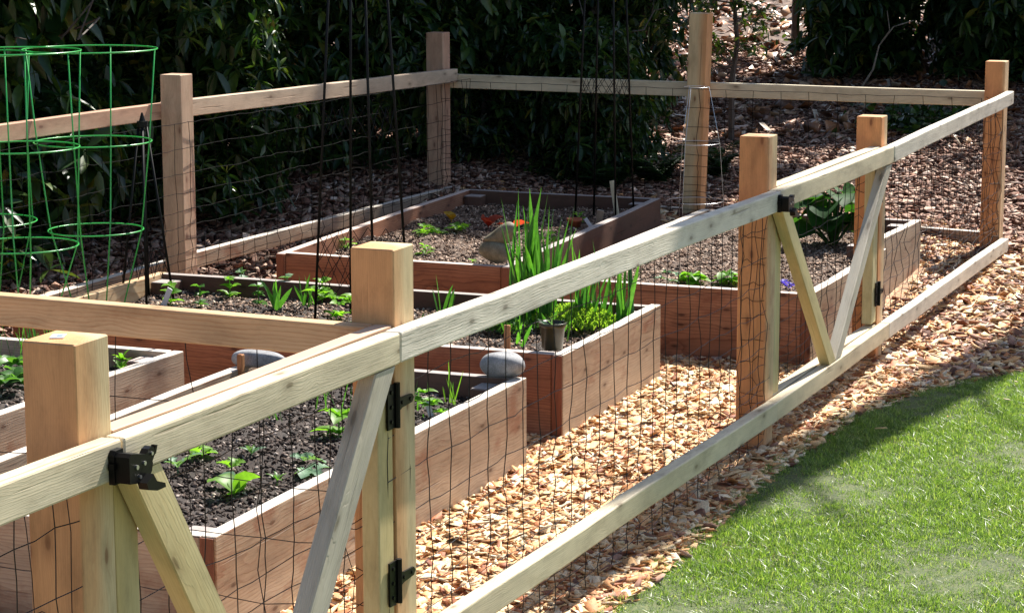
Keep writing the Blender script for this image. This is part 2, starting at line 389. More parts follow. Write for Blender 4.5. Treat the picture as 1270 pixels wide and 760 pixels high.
# lawn sheet: strip between its curved edge and far away
lx = np.concatenate([np.linspace(-30, -3, 10), np.linspace(-2.8, 6.5, 90)])
lt = np.linspace(0, 1, 40) ** 1.8
V = []
for x in lx:
    e = float(lawn_edge(x))
    for t in lt:
        y = e - t * 22; V.append((x, y, float(G(x, y)) + .006 + .008 * math.sin(x * 5) * math.sin(y * 6)))
a, b = len(lx), len(lt); I = np.arange(a * b).reshape(a, b)
F = np.stack([I[:-1, :-1], I[:-1, 1:], I[1:, 1:], I[1:, :-1]], -1).reshape(-1, 4)
lawn = mkmesh('lawn', np.array(V), F, M_LAWNB, smooth=True); tag(lawn, 'mown green lawn beside the mulched strip', kind='structure')

# ------------------------------------------------------------------ camera (solved from the photograph)
CAM = np.array([-3.7549, -1.7620, 1.2675]); yaw, pit, rol, fpx = .3859, -.1738, -.0023, 2805.2
Fv = np.array([math.cos(yaw) * math.cos(pit), math.sin(yaw) * math.cos(pit), math.sin(pit)])
Rv = np.array([math.sin(yaw), -math.cos(yaw), 0]); Uv = np.cross(Rv, Fv)
Rv, Uv = math.cos(rol) * Rv + math.sin(rol) * Uv, -math.sin(rol) * Rv + math.cos(rol) * Uv
cd = bpy.data.cameras.new('Camera'); co_ = bpy.data.objects.new('Camera', cd); COL.objects.link(co_)
cd.sensor_width = 36; cd.lens = fpx / 1270 * 36; cd.clip_end = 500; cd.clip_start = .05
co_.matrix_world = Matrix(((Rv[0], Uv[0], -Fv[0], CAM[0]), (Rv[1], Uv[1], -Fv[1], CAM[1]), (Rv[2], Uv[2], -Fv[2], CAM[2]), (0, 0, 0, 1)))
sc.camera = co_
def inview(P, m=140):
    d = P - CAM; dz = d @ Fv
    u = 635 + fpx * (d @ Rv) / dz; v = 380 - fpx * (d @ Uv) / dz
    return (dz > .5) & (u > -m) & (u < 1270 + m) & (v > -m) & (v < 760 + m)

# ------------------------------------------------------------------ fence timbers
PW = .089; RH = .058; RT = .036   # post width, rail height, rail thickness
TOPX = [-3.2, -1.31, -1.01, -.06, 2.55, 4.03, 6.42]; TOPZ = [.545, .524, .515, .505, .466, .450, .464]
BOTX = [-3.2, -1.3, .17, .8, 2.55, 4.03, 6.42]; BOTZ = [-.07, -.085, -.097, -.124, -.160, -.175, -.195]
zt = lambda x: float(np.interp(x, TOPX, TOPZ)); zb = lambda x: float(np.interp(x, BOTX, BOTZ))

def post(parent, x, y, ztop, mat, pith, lean=(0, 0), base=None):
    zb_ = (float(G(x, y)) - .25) if base is None else base
    c = (x + PW / 2, y + PW / 2)
    mb = MB()
    board(mb, (c[0] - lean[0], c[1] - lean[1], zb_), (c[0], c[1], ztop), PW, PW, up=(0, 1, 0), b=.0024, pith=pith)
    return mkmesh('post', mb.v, mb.f, mat, parent, mb.bc)

def wire_panel(parent, p0, p1, zlo, zhi, rows, spacing=.098, wob=.005, r=.00098, nrm=(0, 1), kink=1.0, name='wire_mesh', mat=None):
    """welded mesh between ground points p0,p1 (x,y); rows = heights above zlo"""
    p0, p1 = np.array(p0, float), np.array(p1, float); d = p1 - p0; Ln = np.linalg.norm(d); d /= Ln
    n = max(2, int(round(Ln / spacing))); nv = np.array(nrm, float)
    zl = (lambda t: zlo[0] + (zlo[1] - zlo[0]) * t); zh = (lambda t: zhi[0] + (zhi[1] - zhi[0]) * t)
    P = {}
    H0 = rows[-1]
    for i in range(n + 1):
        t = i / n
        for j, h in enumerate(rows):
            z = zl(t) + h / H0 * (zh(t) - zl(t))
            e = 1.0 if 0 < j < len(rows) - 1 else .4
            q = p0 + d * (t * Ln + rng.normal(0, wob) * kink * e) + nv * abs(rng.normal(0, wob * 1.3)) * e
            P[i, j] = np.array([q[0], q[1], z + rng.normal(0, wob * .7) * e])
    mb = MB()
    for i in range(n + 1):
        pts = []
        for j in range(len(rows)):
            if j: 
                m = (P[i, j] + P[i, j - 1]) / 2; dz = P[i, j][2] - P[i, j - 1][2]
                if dz > .04: pts.append(m + np.array([d[0], d[1], 0]) * rng.normal(0, wob * .6) * kink)
            pts.append(P[i, j])
        tube(mb, pts, r * 1.15, 4, cap=False)
    for j in range(len(rows)):
        pts = []
        for i in range(n + 1):
            if i:
                m = (P[i, j] + P[i - 1, j]) / 2; m[2] -= abs(rng.normal(0, wob * .5)); pts.append(m)
            pts.append(P[i, j])
        tube(mb, pts, r, 4, cap=False)
    return mkmesh(name, mb.v, mb.f, mat or M_WIRE, parent)
ROWS = [0, .03, .06, .09, .12, .15, .18, .21, .24, .29, .34, .39, .45, .53, .61, .70, .79]

FENCE = empty('mesh_fence', (0, 0, float(G(0, 0))), 'long pale timber and wire mesh fence on square posts along the lawn side', 'fence')
X1, X2, X3, X4, X5 = -1.068, 0.0, 2.558, 3.997, 6.415
p1 = post(FENCE, X1, 0, .660, W_POST, (-.045, .03)); p2 = post(FENCE, X2, 0, .6466, W_POST, (-.045, .035))
p3 = post(FENCE, X3, 0, .618, W_POSTR, (-.045, .03)); p4 = post(FENCE, X4, 0, .553, W_POSTR, (-.045, .02)); p5 = post(FENCE, X5, 0, .594, W_POSTR, (-.045, .04))
yr = -RT / 2 - .003
def rail(parent, name, x0, x1, zf, mat, y=yr, wob=.0012, T=RT, H=RH, b=.004, dz=0, inset=0):
    return part_board(name, mat, parent, (x0, y, zf(x0) - RH / 2 + dz), (x1, y, zf(x1) - RH / 2 + dz), T, H, b=b, nseg=24, wob=wob)
rail(FENCE, 'top_rail', -3.2, -1.015, zt, W_RAIL)
rail(FENCE, 'top_rail', -.052, 2.548, zt, W_RAILG, wob=.002)
rail(FENCE, 'top_rail', 4.035, 6.43, zt, W_RAILG, wob=.0015)
rail(FENCE, 'bottom_rail', -3.2, -1.015, zb, W_RAIL)
rail(FENCE, 'bottom_rail', -.052, 2.56, zb, W_RAIL)
rail(FENCE, 'bottom_rail', 4.035, 6.43, zb, W_RAILG)
gz = lambda x: float(G(x, 0)) - .02
wire_panel(FENCE, (-2.9, .0), (-1.03, .0), (gz(-2.9), gz(-1)), (zt(-2.9) - .02, zt(-1) - .02), ROWS, wob=.005)
wire_panel(FENCE, (-.03, .0), (2.60, .0), (gz(0), gz(2.6)), (zt(0) - .02, zt(2.6) - .02), ROWS, wob=.0038)
wire_panel(FENCE, (4.04, .0), (6.46, .0), (gz(4), gz(6.4)), (zt(4) - .02, zt(6.4) - .02), ROWS, wob=.008)
# bits of mesh wrapped and crumpled round the inner faces of posts
def bundle(parent, x, y0, y1, z0, z1, n=5, m=14):
    mb = MB()
    for k in range(n):
        y = y0 + (y1 - y0) * k / (n - 1)
        pts = [(x - .004 - abs(rng.normal(0, .004)), y + rng.normal(0, .006), z0 + (z1 - z0) * t + 0) for t in np.linspace(0, 1, 11)]
        tube(mb, pts, .0009, 4, cap=False)
    for k in range(m):
        z = z0 + (z1 - z0) * (k / (m - 1)) ** 1.4
        pts = [(x - .004 - abs(rng.normal(0, .004)), y0 + (y1 - y0) * t, z + rng.normal(0, .006) + .012 * math.sin(k)) for t in np.linspace(0, 1, 5)]
        tube(mb, pts, .0009, 4, cap=False)
    return mkmesh('wire_end', mb.v, mb.f, M_WIRE, parent)
bundle(FENCE, X3, .004, .075, -.26, .40, 3, 14)
bundle(FENCE, X5, .004, .08, -.25, .42, 4, 14)
bundle(FENCE, X4, .03, .085, -.26, .38, 2, 10)
bundle(FENCE, X1, .02, .085, -.26, .46, 2, 6)
bundle(FENCE, X2, .03, .10, -.26, .42, 2, 12)
# price tag stapled on the nearest post
mb = MB(); board(mb, (X1 + .030, .050, .6615), (X1 + .058, .062, .6615), .020, .0008, b=.0002)
tg = mkmesh('price_tag', mb.v, mb.f, M_TAGW, p1)
mb = MB()
board(mb, (X1 + .036, .050, .6622), (X1 + .051, .056, .6622), .009, .0004, b=.0001)
mkmesh('print', mb.v, mb.f, M_TAGB, p1)

def gate(name, x0, x1, postL, postR, label, wood_in, mats, vx):
    g_ = empty(name, ((x0 + x1) / 2, 0, float(G(x0, 0))), label, 'gate', 'two timber gates with V braces')
    m_top, m_b1, m_b2, m_st = mats
    rail(g_, 'top_rail', x0, x1, zt, m_top, wob=.001)
    rail(g_, 'bottom_rail', x0, x1, zb, m_top, wob=.001)
    ix0, ix1 = postL + PW + .004, x1 - .002 if postR > x1 else postR - .004
    iy = .019 + .001
    part_board('inner_rail', wood_in, g_, (ix0, iy, zt(x0) - RH / 2 + .001), (postR - .006, iy, zt(x1) - RH / 2 + .001), .036, RH, b=.003, nseg=16, wob=.001)
    part_board('inner_rail', wood_in, g_, (ix0, iy, zb(x0) - RH / 2 + .001), (postR - .006, iy, zb(x1) - RH / 2 + .001), .036, RH, b=.003, nseg=16, wob=.001)
    for sx in (ix0 + .032, postR - .006 - .034):
        part_board('stile', m_st, g_, (sx, iy, zb((x0 + x1) / 2) + .002), (sx, iy, zt(x0 if sx < vx else x1) - RH + .0), .036, .064, up=(1, 0, 0), b=.003, nseg=4)
    # V braces in the plane of the outer rails
    top = (zt(x0) - RH - .002, zt(x1) - RH - .002); bz = zb(vx) + .001
    for (xa, za, m, s) in ((x0 + .062, top[0], m_b1, 1), (x1 - .058, top[1], m_b2, -1)):
        # parallelogram board: horizontal ends butt against rails
        xb = vx - s * .036
        hw = .041
        mbb = MB(); Y0, Y1 = -RT - .001, -.004
        n = 8; v = []; bc = []
        ph = rng.uniform(0, 9)
        for i in range(n + 1):
            t = i / n; cx = xa + (xb - xa) * t; cz = za + (bz - za) * t
            for (dx, yy) in ((-hw + .002, Y0), (hw - .002, Y0), (hw, Y0 + .003), (hw, Y1), (-hw, Y1), (-hw, Y0 + .003)):
                v.append((cx + dx, yy, cz)); bc.append((ph + t * abs(za - bz), dx * .7 + .03, yy + .09))
        f = []
        for i in range(n):
            for j in range(6):
                a_, b_ = i * 6 + j, i * 6 + (j + 1) % 6
                f.append((a_, b_, b_ + 6, a_ + 6) if s else 0)
        f.append(tuple(reversed(range(6)))); f.append(tuple(range(n * 6, n * 6 + 6)))
        mbb.add(v, f, bc); mkmesh('brace', mbb.v, mbb.f, m, g_, mbb.bc)
    wire_panel(g_, (ix0 + .03, .0415), (postR - .03, .0415), (gz(x0) + .06, gz(x1) + .06), (zt(x0) - .03, zt(x1) - .03), ROWS[:-2] + [.70], wob=.0042)
    # latch
    lt_ = latch(g_, x0 - .045, zt(x0) - .030)
    for z in (top[1] - .09, zb(x1) + .11): hinge(g_, postR - .009, z)
    return g_

SL = .80
def extr(mb, poly, y0, y1):
    """extrude an x-z polygon between y0 and y1"""
    n = len(poly); v = [(x, y0, z) for x, z in poly] + [(x, y1, z) for x, z in poly]
    f = [tuple(range(n)), tuple(range(2 * n - 1, n - 1, -1))] + [(i, i + n, (i + 1) % n + n, (i + 1) % n) for i in range(n)]
    mb.add(v, f)
def disc(mb, c, r, y0, y1, n=16):
    extr(mb, [(c[0] + r * math.cos(2 * math.pi * i / n), c[1] + r * math.sin(2 * math.pi * i / n)) for i in range(n)], y0, y1)
def latch(parent, x, z):
    yo = -RT - .004
    def P(name, mat, par, *polys):
        mb = MB()
        for poly, a, b3 in polys: extr(mb, [(x + px * SL, z + pz * SL) for px, pz in poly], yo - a, yo - b3)
        return mkmesh(name, mb.v, mb.f, mat, par)
    o = P('latch', M_BLACK, parent,
        ([(0, -.036), (-.001, .018), (.006, .026), (.030, .026), (.034, -.036)], .010, 0),
        ([(.002, -.032), (.002, .016), (.010, .022), (.056, .012), (.074, .004), (.082, -.010), (.078, -.024), (.066, -.036), (.050, -.040)], .034, .008),
        ([(-.006, -.008), (0, -.008), (0, .004), (-.006, .004)], .012, .002),
        ([(.060, .002), (.076, .016), (.088, .019), (.096, .014), (.096, .000), (.088, -.010), (.072, -.010)], .030, .018),
        ([(.094, -.004), (.106, .002), (.112, .016), (.106, .017), (.101, .008), (.092, .006)], .028, .020))
    P('lever', M_BLACK, o, ([(.034, -.036), (.058, -.024), (.070, -.040), (.098, -.050), (.100, -.058), (.070, -.058), (.040, -.050)], .046, .030))
    for (a, c, r, d) in ((.026, -.006, .0045, .0345), (.036, -.026, .0035, .0345), (.052, -.004, .004, .0345), (.086, .006, .0035, .0305)):
        mb = MB(); disc(mb, (x + a * SL, z + c * SL), r * SL, yo - d - .0015, yo - d + .001, 12); mkmesh('screw', mb.v, mb.f, M_STEEL, o)
    return o
def hinge(parent, xh, z):
    """T hinge: upright leaf on the stile, tapering strap on the post"""
    mb = MB(); y = -.0005
    extr(mb, [(xh - .032, z - .042), (xh + .004, z - .042), (xh + .004, z + .042), (xh - .032, z + .042)], y - .004, y)
    tube(mb, [(xh + .004, y - .006, z - .043), (xh + .004, y - .006, z + .043)], .006, 8)
    extr(mb, [(xh + .004, z - .018), (xh + .030, z - .010), (xh + .075, z - .008), (xh + .083, z), (xh + .075, z + .008), (xh + .030, z + .010), (xh + .004, z + .018)], y - .0045, y - .0002)
    o = mkmesh('hinge', mb.v, mb.f, M_BLACK, parent)
    mb = MB()
    for (a, c) in ((-.018, -.028), (-.018, 0), (-.018, .028), (.03, 0), (.066, 0)):
        mb = MB(); disc(mb, (xh + a, z + c), .004, y - .0065, y - .004, 10); mkmesh('screw', mb.v, mb.f, M_BLACK, o)
G1 = gate('garden_gate', -1.008, -.058, X1, X2, 'nearest gate, its black latch beside the post with the price tag', W_INNER, (W_RAIL, W_STILE, W_BRACE, W_STILE), -.555)
G2 = gate('garden_gate', 2.554, 4.031, X3, X4, 'far gate with V braces, standing before the bed with the big leafy plant', W_RAIL, (W_RAIL, W_STILE, W_BRACE, W_STILE), 3.26)

# cross rail running left from the second post
CR = empty('cross_rail', (-.02, .5, float(G(0, .5))), 'single knotty honey coloured rail crossing left behind the nearest post', 'fence rail')
part_board('rail', W_CROSS, CR, (-.021, .042, .506 - .0315), (-.021, 2.6, .535 - .0315), .036, .062, b=.003, nseg=20, wob=.0008, pith=(.03, .07))
wire_panel(CR, (.0, .14), (.0, 2.5), (-.30, -.30), (.49, .50), [0, .12, .24, .36, .48, .62, .79], wob=.010, nrm=(1, 0), spacing=.155)

# end fence (far) and side fence (left), rails outside the posts
XE = 6.42
END = empty('mesh_fence', (XE, 1.4, float(G(XE, 1.4))), 'far timber fence with two tall posts crossing in front of the dark shrubs', 'fence')
post(END, XE, 2.735, .672, W_POSTP, (.03, -.02)); post(END, XE, 1.385, .786, W_POST, (.02, -.07), lean=(0, -.032))
xe = XE + PW + RT / 2
part_board('top_rail', W_RAIL, END, (xe, .10, .455 - .034), (xe, 1.43, .460 - .036), RT, .068, b=.003, nseg=10, wob=.001)
part_board('top_rail', W_RAIL, END, (xe, 1.434, .458 - .036), (xe, 2.82, .467 - .034), RT, .068, b=.003, nseg=10, wob=.001)
part_board('bottom_rail', W_BEDG, END, (xe, .10, -.215), (xe, 2.82, -.135), RT, .058, b=.003, nseg=10)
R2 = [0, .03, .06, .09, .12, .15, .18, .22, .27, .33, .39, .46, .55, .64]
wire_panel(END, (XE - .006, .10), (XE - .006, 2.74), (-.22, -.17), (.43, .44), R2, wob=.004, nrm=(-1, 0), mat=M_WIRED, r=.0011, spacing=.13)
SIDE = empty('mesh_fence', (3.7, 2.75, float(G(3.7, 2.7))), 'left timber fence run with one square post in front of hanging shrub leaves', 'fence')
post(SIDE, 3.675, 2.60, .655, W_POSTP, (.09, .05))
post(SIDE, .9, 2.60, .69, W_POST, (.09, .05))
ys = 2.60 + PW + RT / 2
part_board('top_rail', W_POSTP, SIDE, (.85, ys, .575 - .029), (3.72, ys, .545 - .03), RT, .060, b=.003, nseg=16, wob=.001)
part_board('top_rail', W_RAILP, SIDE, (3.724, ys, .545 - .03), (6.50, ys, .494 - .034), RT, .066, b=.003, nseg=16, wob=.001)
part_board('bottom_rail', W_BEDG, SIDE, (.85, ys, -.075 - .03), (3.72, ys, -.06 - .03), RT, .062, b=.003, nseg=10)
part_board('bottom_rail', W_BEDG, SIDE, (3.724, ys, -.055 - .03), (6.5, ys, -.085 - .03), RT, .062, b=.003, nseg=10)
wire_panel(SIDE, (.9, 2.594), (6.42, 2.594), (-.24, -.17), (.505, .45), R2, wob=.004, nrm=(0, -1), mat=M_WIRED, r=.0011, spacing=.10)

# ------------------------------------------------------------------ raised beds
def bed(x0, x1, y0, y1, ztop, mats, label, T=.036, gap=None, soil=None, soilz=-.115, far_z=None, clod=None, posts=True, split=None, dens=1400, skew=0):
    b_ = empty('raised_bed', ((x0 + x1) / 2, (y0 + y1) / 2, float(G((x0 + x1) / 2, (y0 + y1) / 2))), label, 'garden bed')
    mn, mf, ml, mr = mats   # near(-x) end, far end, left(+y), right(-y)
    lo = lambda x: min(float(G(x, y0)), float(G(x, y1))) - .04
    zf = ztop if far_z is None else far_z
    h0, h1 = ztop - lo(x0), zf - lo(x1)
    def plank(name, m, pa, pb, zt0, zt1, zlow):
        mb = MB()
        a, b2 = np.array(pa, float), np.array(pb, float)
        H = max(zt0, zt1) - zlow
        board(mb, (a[0], a[1], zt0 - H / 2), (b2[0], b2[1], zt1 - H / 2), T, H, b=.003, nseg=10, wob=.0015)
        return mkmesh(name, mb.v, mb.f, m, b_, mb.bc)
    zl = min(lo(x0), lo(x1)) + .0
    # right (-y) side
    if split is None:
        plank('side_board', mr, (x0, y0 + T / 2, 0), (x1, y0 + T / 2, 0), ztop, zf, zl)
    else:
        sx, g2 = split
        plank('side_board', mr, (x0, y0 + T / 2, 0), (sx, y0 + T / 2, 0), ztop, ztop, zl)
        plank('side_board', mr, (sx + .05, y0 + T / 2 + g2, 0), (x1, y0 + T / 2 + g2, 0), ztop + .015, zf, zl)
        mb = MB(); board(mb, (sx + .035, y0 + T + .045 + g2, zl), (sx + .035, y0 + T + .045 + g2, ztop + .002), .06, .06, up=(0, 1, 0), b=.003)
        mkmesh('corner_post', mb.v, mb.f, W_BEDD, b_, mb.bc)
    plank('side_board', ml, (x0, y1 - T / 2, 0), (x1, y1 - T / 2, 0), ztop, zf, zl)
    plank('end_board', mn, (x0 + T / 2 + .001, y0 + T + .002, 0), (x0 + T / 2 + .001, y1 - T - .002, 0), ztop - .001, ztop - .001, zl)
    plank('end_board', mf, (x1 - T / 2 - .001, y0 + T + .002 + (split[1] if split else 0), 0), (x1 - T / 2 - .001, y1 - T - .002, 0), zf - .001, zf - .001, zl)
    if posts:
        for (cx, cy, zz) in ((x0 + T + .046, y0 + T + .046, ztop), (x0 + T + .046, y1 - T - .046, ztop), (x1 - T - .046, y0 + T + .046 + (split[1] if split else 0), zf), (x1 - T - .046, y1 - T - .046, zf)):
            mb = MB(); board(mb, (cx, cy, zl), (cx, cy, zz - .018), .085, .085, up=(0, 1, 0), b=.004)
            mkmesh('corner_post', mb.v, mb.f, W_BEDR if mf is not W_BEDD else W_BEDD, b_, mb.bc)
    for yy in (y0 + T / 2, y1 - T / 2):   # damp sawn ends of the side boards
        mb = MB(); board(mb, (x0 - .0035, yy, zl), (x0 - .0035, yy, ztop - .004), T - .004, .006, up=(1, 0, 0), b=.001); mkmesh('board_end', mb.v, mb.f, W_ENDG, b_, mb.bc)
    # soil
    sx_ = np.linspace(x0 + T * .6, x1 - T * .6, int((x1 - x0) / .02)); sy_ = np.linspace(y0 + T * .6, y1 - T * .6, int((y1 - y0) / .02))
    if split: sy_ = np.linspace(y0 + T * .6 + split[1], y1 - T * .6, int((y1 - y0) / .02))
    nz = rng.normal(0, .0035, (len(sx_), len(sy_)))
    k1 = rng.uniform(0, 6, 4)
    def zf_(X, Y):
        return soilz + (zf - ztop) * (X - x0) / (x1 - x0) + .01 * np.sin(X * 9 + k1[0]) * np.sin(Y * 8 + k1[1]) + .008 * np.sin(X * 23 + k1[2]) * np.sin(Y * 19 + k1[3]) + nz
    s_ = sheet('soil', sx_, sy_, soil, zf_); tag(s_, 'crumbly garden soil filling the ' + label.split(',')[0], kind='stuff')
    n = int(dens * (x1 - x0) * (y1 - y0) * 3)
    cx = rng.uniform(x0 + T, x1 - T, n); cy = rng.uniform(y0 + T + (split[1] if split else 0), y1 - T, n)
    cz = soilz + (zf - ztop) * (cx - x0) / (x1 - x0) + .01 * np.sin(cx * 9 + k1[0]) * np.sin(cy * 8 + k1[1]) + .008 * np.sin(cx * 23 + k1[2]) * np.sin(cy * 19 + k1[3])
    c_ = chips('soil_crumbs', np.stack([cx, cy, cz + .002], 1), clod, (.003, .014), (.4, .9), (.3, .7), tilt=.7)
    tag(c_, 'loose crumbs and bark bits on the soil of the ' + label.split(',')[0], kind='stuff')
    if skew:
        for o in list(b_.children) + [s_, c_]:
            off = b_.location.x if o.parent else 0
            n_ = len(o.data.vertices); a_ = np.empty(n_ * 3, np.float32); o.data.vertices.foreach_get('co', a_); a_ = a_.reshape(-1, 3)
            a_[:, 1] += skew * (a_[:, 0] + off - x0); o.data.vertices.foreach_set('co', a_.ravel()); o.data.update()
    return b_

def chips(name, P, mat, lr, wr, tr, tilt=.5, curve=0):
    """n small irregular slabs; lr length range, wr/tr width & thickness ratio ranges"""
    n = len(P)
    l = lr[0] + (lr[1] - lr[0]) * rng.random(n) ** 1.35; w = l * rng.uniform(*wr, n); t = np.minimum(l * rng.uniform(*tr, n), .2 * l + .006)
    a = rng.uniform(0, 2 * math.pi, n); tx = rng.normal(0, tilt, n); ty = rng.normal(0, tilt, n)
    base = np.array([[-1, -1, -1], [1, -1, -1], [1, 1, -1], [-1, 1, -1], [-1, -1, 1], [1, -1, 1], [1, 1, 1], [-1, 1, 1]], float) * .5
    q = np.repeat(base[None], n, 0) * (1 + rng.uniform(-.35, .25, (n, 8, 3)))
    q[:, :, 0] *= l[:, None]; q[:, :, 1] *= w[:, None]; q[:, :, 2] *= t[:, None]
    # tilt about y, x then spin
    ct, st = np.cos(ty)[:, None], np.sin(ty)[:, None]
    x, y, z = q[..., 0], q[..., 1], q[..., 2]
    x, z = x * ct + z * st, -x * st + z * ct
    ct, st = np.cos(tx)[:, None], np.sin(tx)[:, None]
    y, z = y * ct - z * st, y * st + z * ct
    ca, sa = np.cos(a)[:, None], np.sin(a)[:, None]
    x, y = x * ca - y * sa, x * sa + y * ca
    v = np.stack([x, y, z], -1) + P[:, None, :]
    f0 = np.array([[3, 2, 1, 0], [4, 5, 6, 7], [0, 1, 5, 4], [1, 2, 6, 5], [2, 3, 7, 6], [3, 0, 4, 7]])
    f = (f0[None] + (np.arange(n) * 8)[:, None, None]).reshape(-1, 4)
    return mkmesh(name, v.reshape(-1, 3), f, mat)

BA = (.333, 2.135, .585, 1.44); BB = (2.476, 3.41, .605, 2.56); BC = (3.985, 6.13, 1.39, 2.375); BD = (.25, 2.115, 1.70, 2.50); BE = (3.80, 5.84, .185, 1.22)
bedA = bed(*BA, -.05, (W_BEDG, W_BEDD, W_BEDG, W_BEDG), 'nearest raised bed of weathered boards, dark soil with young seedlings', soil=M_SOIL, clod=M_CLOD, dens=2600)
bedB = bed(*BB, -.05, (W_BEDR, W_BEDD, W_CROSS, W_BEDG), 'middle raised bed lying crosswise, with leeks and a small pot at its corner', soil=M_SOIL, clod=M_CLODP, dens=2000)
bedC = bed(*BC, -.05, (W_BEDR, W_BEDD, W_BEDR, W_BEDD), 'back left raised bed with red lettuce and stacked stones, its right board coloured as in shade', soil=M_SOILP, clod=M_CLODP, dens=2000, skew=.056)
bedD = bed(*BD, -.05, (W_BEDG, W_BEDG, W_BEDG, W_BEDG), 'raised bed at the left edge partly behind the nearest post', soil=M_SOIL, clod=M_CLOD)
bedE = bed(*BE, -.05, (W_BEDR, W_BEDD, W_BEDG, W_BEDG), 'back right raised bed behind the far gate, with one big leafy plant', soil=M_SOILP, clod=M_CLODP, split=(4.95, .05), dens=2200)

# ------------------------------------------------------------------ wood chips, litter
def outside_beds(x, y, m=.0):
    ok = np.ones(len(x), bool)
    for (a, b2, c, d) in (BA, BB, BC, BD, BE): ok &= ~((x > a - m) & (x < b2 + m) & (y > c - m) & (y < d + m + (.12 if c == BC[2] else 0)))
    return ok
def scatter(n, xr, yr_, zoff=(0, .014), beds=True, cond=None, margin=160):
    x = rng.uniform(*xr, n); y = rng.uniform(*yr_, n); z = G(x, y) + rng.uniform(*zoff, n)
    P = np.stack([x, y, z], 1); ok = inview(P, margin)
    if beds: ok &= outside_beds(x, y)
    if cond is not None: ok &= cond(x, y)
    return P[ok]
P = np.concatenate([
    scatter(95000, (-1.6, 3.9), (-.3, .62), cond=lambda x, y: y > lawn_edge(x) - .02),
    scatter(36000, (2.1, 4.1), (.55, 2.6)),
    scatter(10000, (-.9, 2.5), (.5, 2.6)),
])
o = chips('wood_chips', P, M_CHIP, (.009, .056), (.16, .62), (.04, .12), tilt=.27); tag(o, 'fresh orange wood chips covering the paths between the raised beds', 'mulch', kind='stuff')
P = scatter(9000, (-1.5, 6.4), (-.3, 2.6), zoff=(.004, .016), cond=lambda x, y: y > lawn_edge(x) - .02)
o = chips('bark_shreds', P, M_CHIP, (.02, .085), (.05, .12), (.03, .06), tilt=.22); tag(o, 'long thin wood shreds among the orange chips', 'mulch', kind='stuff')
P = scatter(700, (-1.5, 6.4), (-.2, 2.6), zoff=(.008, .018), cond=lambda x, y: y > lawn_edge(x) - .02)
o = chips('bark_bits', P, M_LITTER, (.02, .06), (.3, .7), (.06, .2), tilt=.4); tag(o, 'scattered dark red bark bits and dry leaves on the chips', 'mulch', kind='stuff')
P = scatter(260, (1.5, 5.6), (-1.6, 0), zoff=(.018, .028), cond=lambda x, y: (y < lawn_edge(x) - .01) & (y > lawn_edge(x) - .35 * rng.random(len(x)) ** 2.5))
o = chips('stray_chips', P, M_CHIP, (.01, .04), (.2, .6), (.05, .12), tilt=.3); tag(o, 'stray wood chips kicked onto the edge of the lawn', 'mulch', kind='stuff')
P = scatter(5000, (-1.5, 6.4), (-.3, 2.6), zoff=(.006, .018), cond=lambda x, y: y > lawn_edge(x) - .02)
o = chips('large_flakes', P, M_CHIP, (.035, .085), (.25, .55), (.02, .05), tilt=.22); tag(o, 'larger flat wood flakes lying on top of the chips', 'mulch', kind='stuff')
mu = sheet('mulch_path', np.linspace(-2, 6.4, 80), np.linspace(-.06, 2.6, 30), M_MULCH, lambda X, Y: G(X, Y) + .006); tag(mu, 'orange mulched ground between the beds', kind='structure')
P = np.concatenate([
    scatter(50000, (3.7, 6.9), (-2.6, 2.7), cond=lambda x, y: y > lawn_edge(x) - .03),
    scatter(4000, (1.0, 4.2), (-.5, .05), cond=lambda x, y: y > lawn_edge(x) - .03)])
mixm = rng.random(len(P)) < .55
o = chips('wood_chips', P[mixm], M_CHIP, (.012, .06), (.25, .6), (.07, .18), tilt=.3); tag(o, 'orange and cream wood chips beyond the far gate', 'mulch', kind='stuff')
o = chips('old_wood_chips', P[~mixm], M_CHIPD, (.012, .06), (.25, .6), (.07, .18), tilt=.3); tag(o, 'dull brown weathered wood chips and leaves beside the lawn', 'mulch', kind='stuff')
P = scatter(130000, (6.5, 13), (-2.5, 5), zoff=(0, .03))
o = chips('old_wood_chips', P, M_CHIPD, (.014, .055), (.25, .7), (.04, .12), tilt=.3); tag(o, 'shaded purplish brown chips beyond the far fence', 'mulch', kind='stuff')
P = np.concatenate([scatter(45000, (9, 32), (-2, 16), zoff=(0, .05), margin=60), ])
o = chips('leaf_litter', P, M_LITTER, (.04, .11), (.4, .9), (.01, .05), tilt=.5); tag(o, 'sunlit rusty fallen leaves on the wooded slope', 'leaf litter', kind='stuff')

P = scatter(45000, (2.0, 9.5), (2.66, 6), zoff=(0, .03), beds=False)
o = chips('leaf_litter', P, M_CHIPD, (.015, .06), (.3, .8), (.03, .1), tilt=.5); tag(o, 'dull brown leaves and bark under the left hand shrubs', 'leaf litter', kind='stuff')
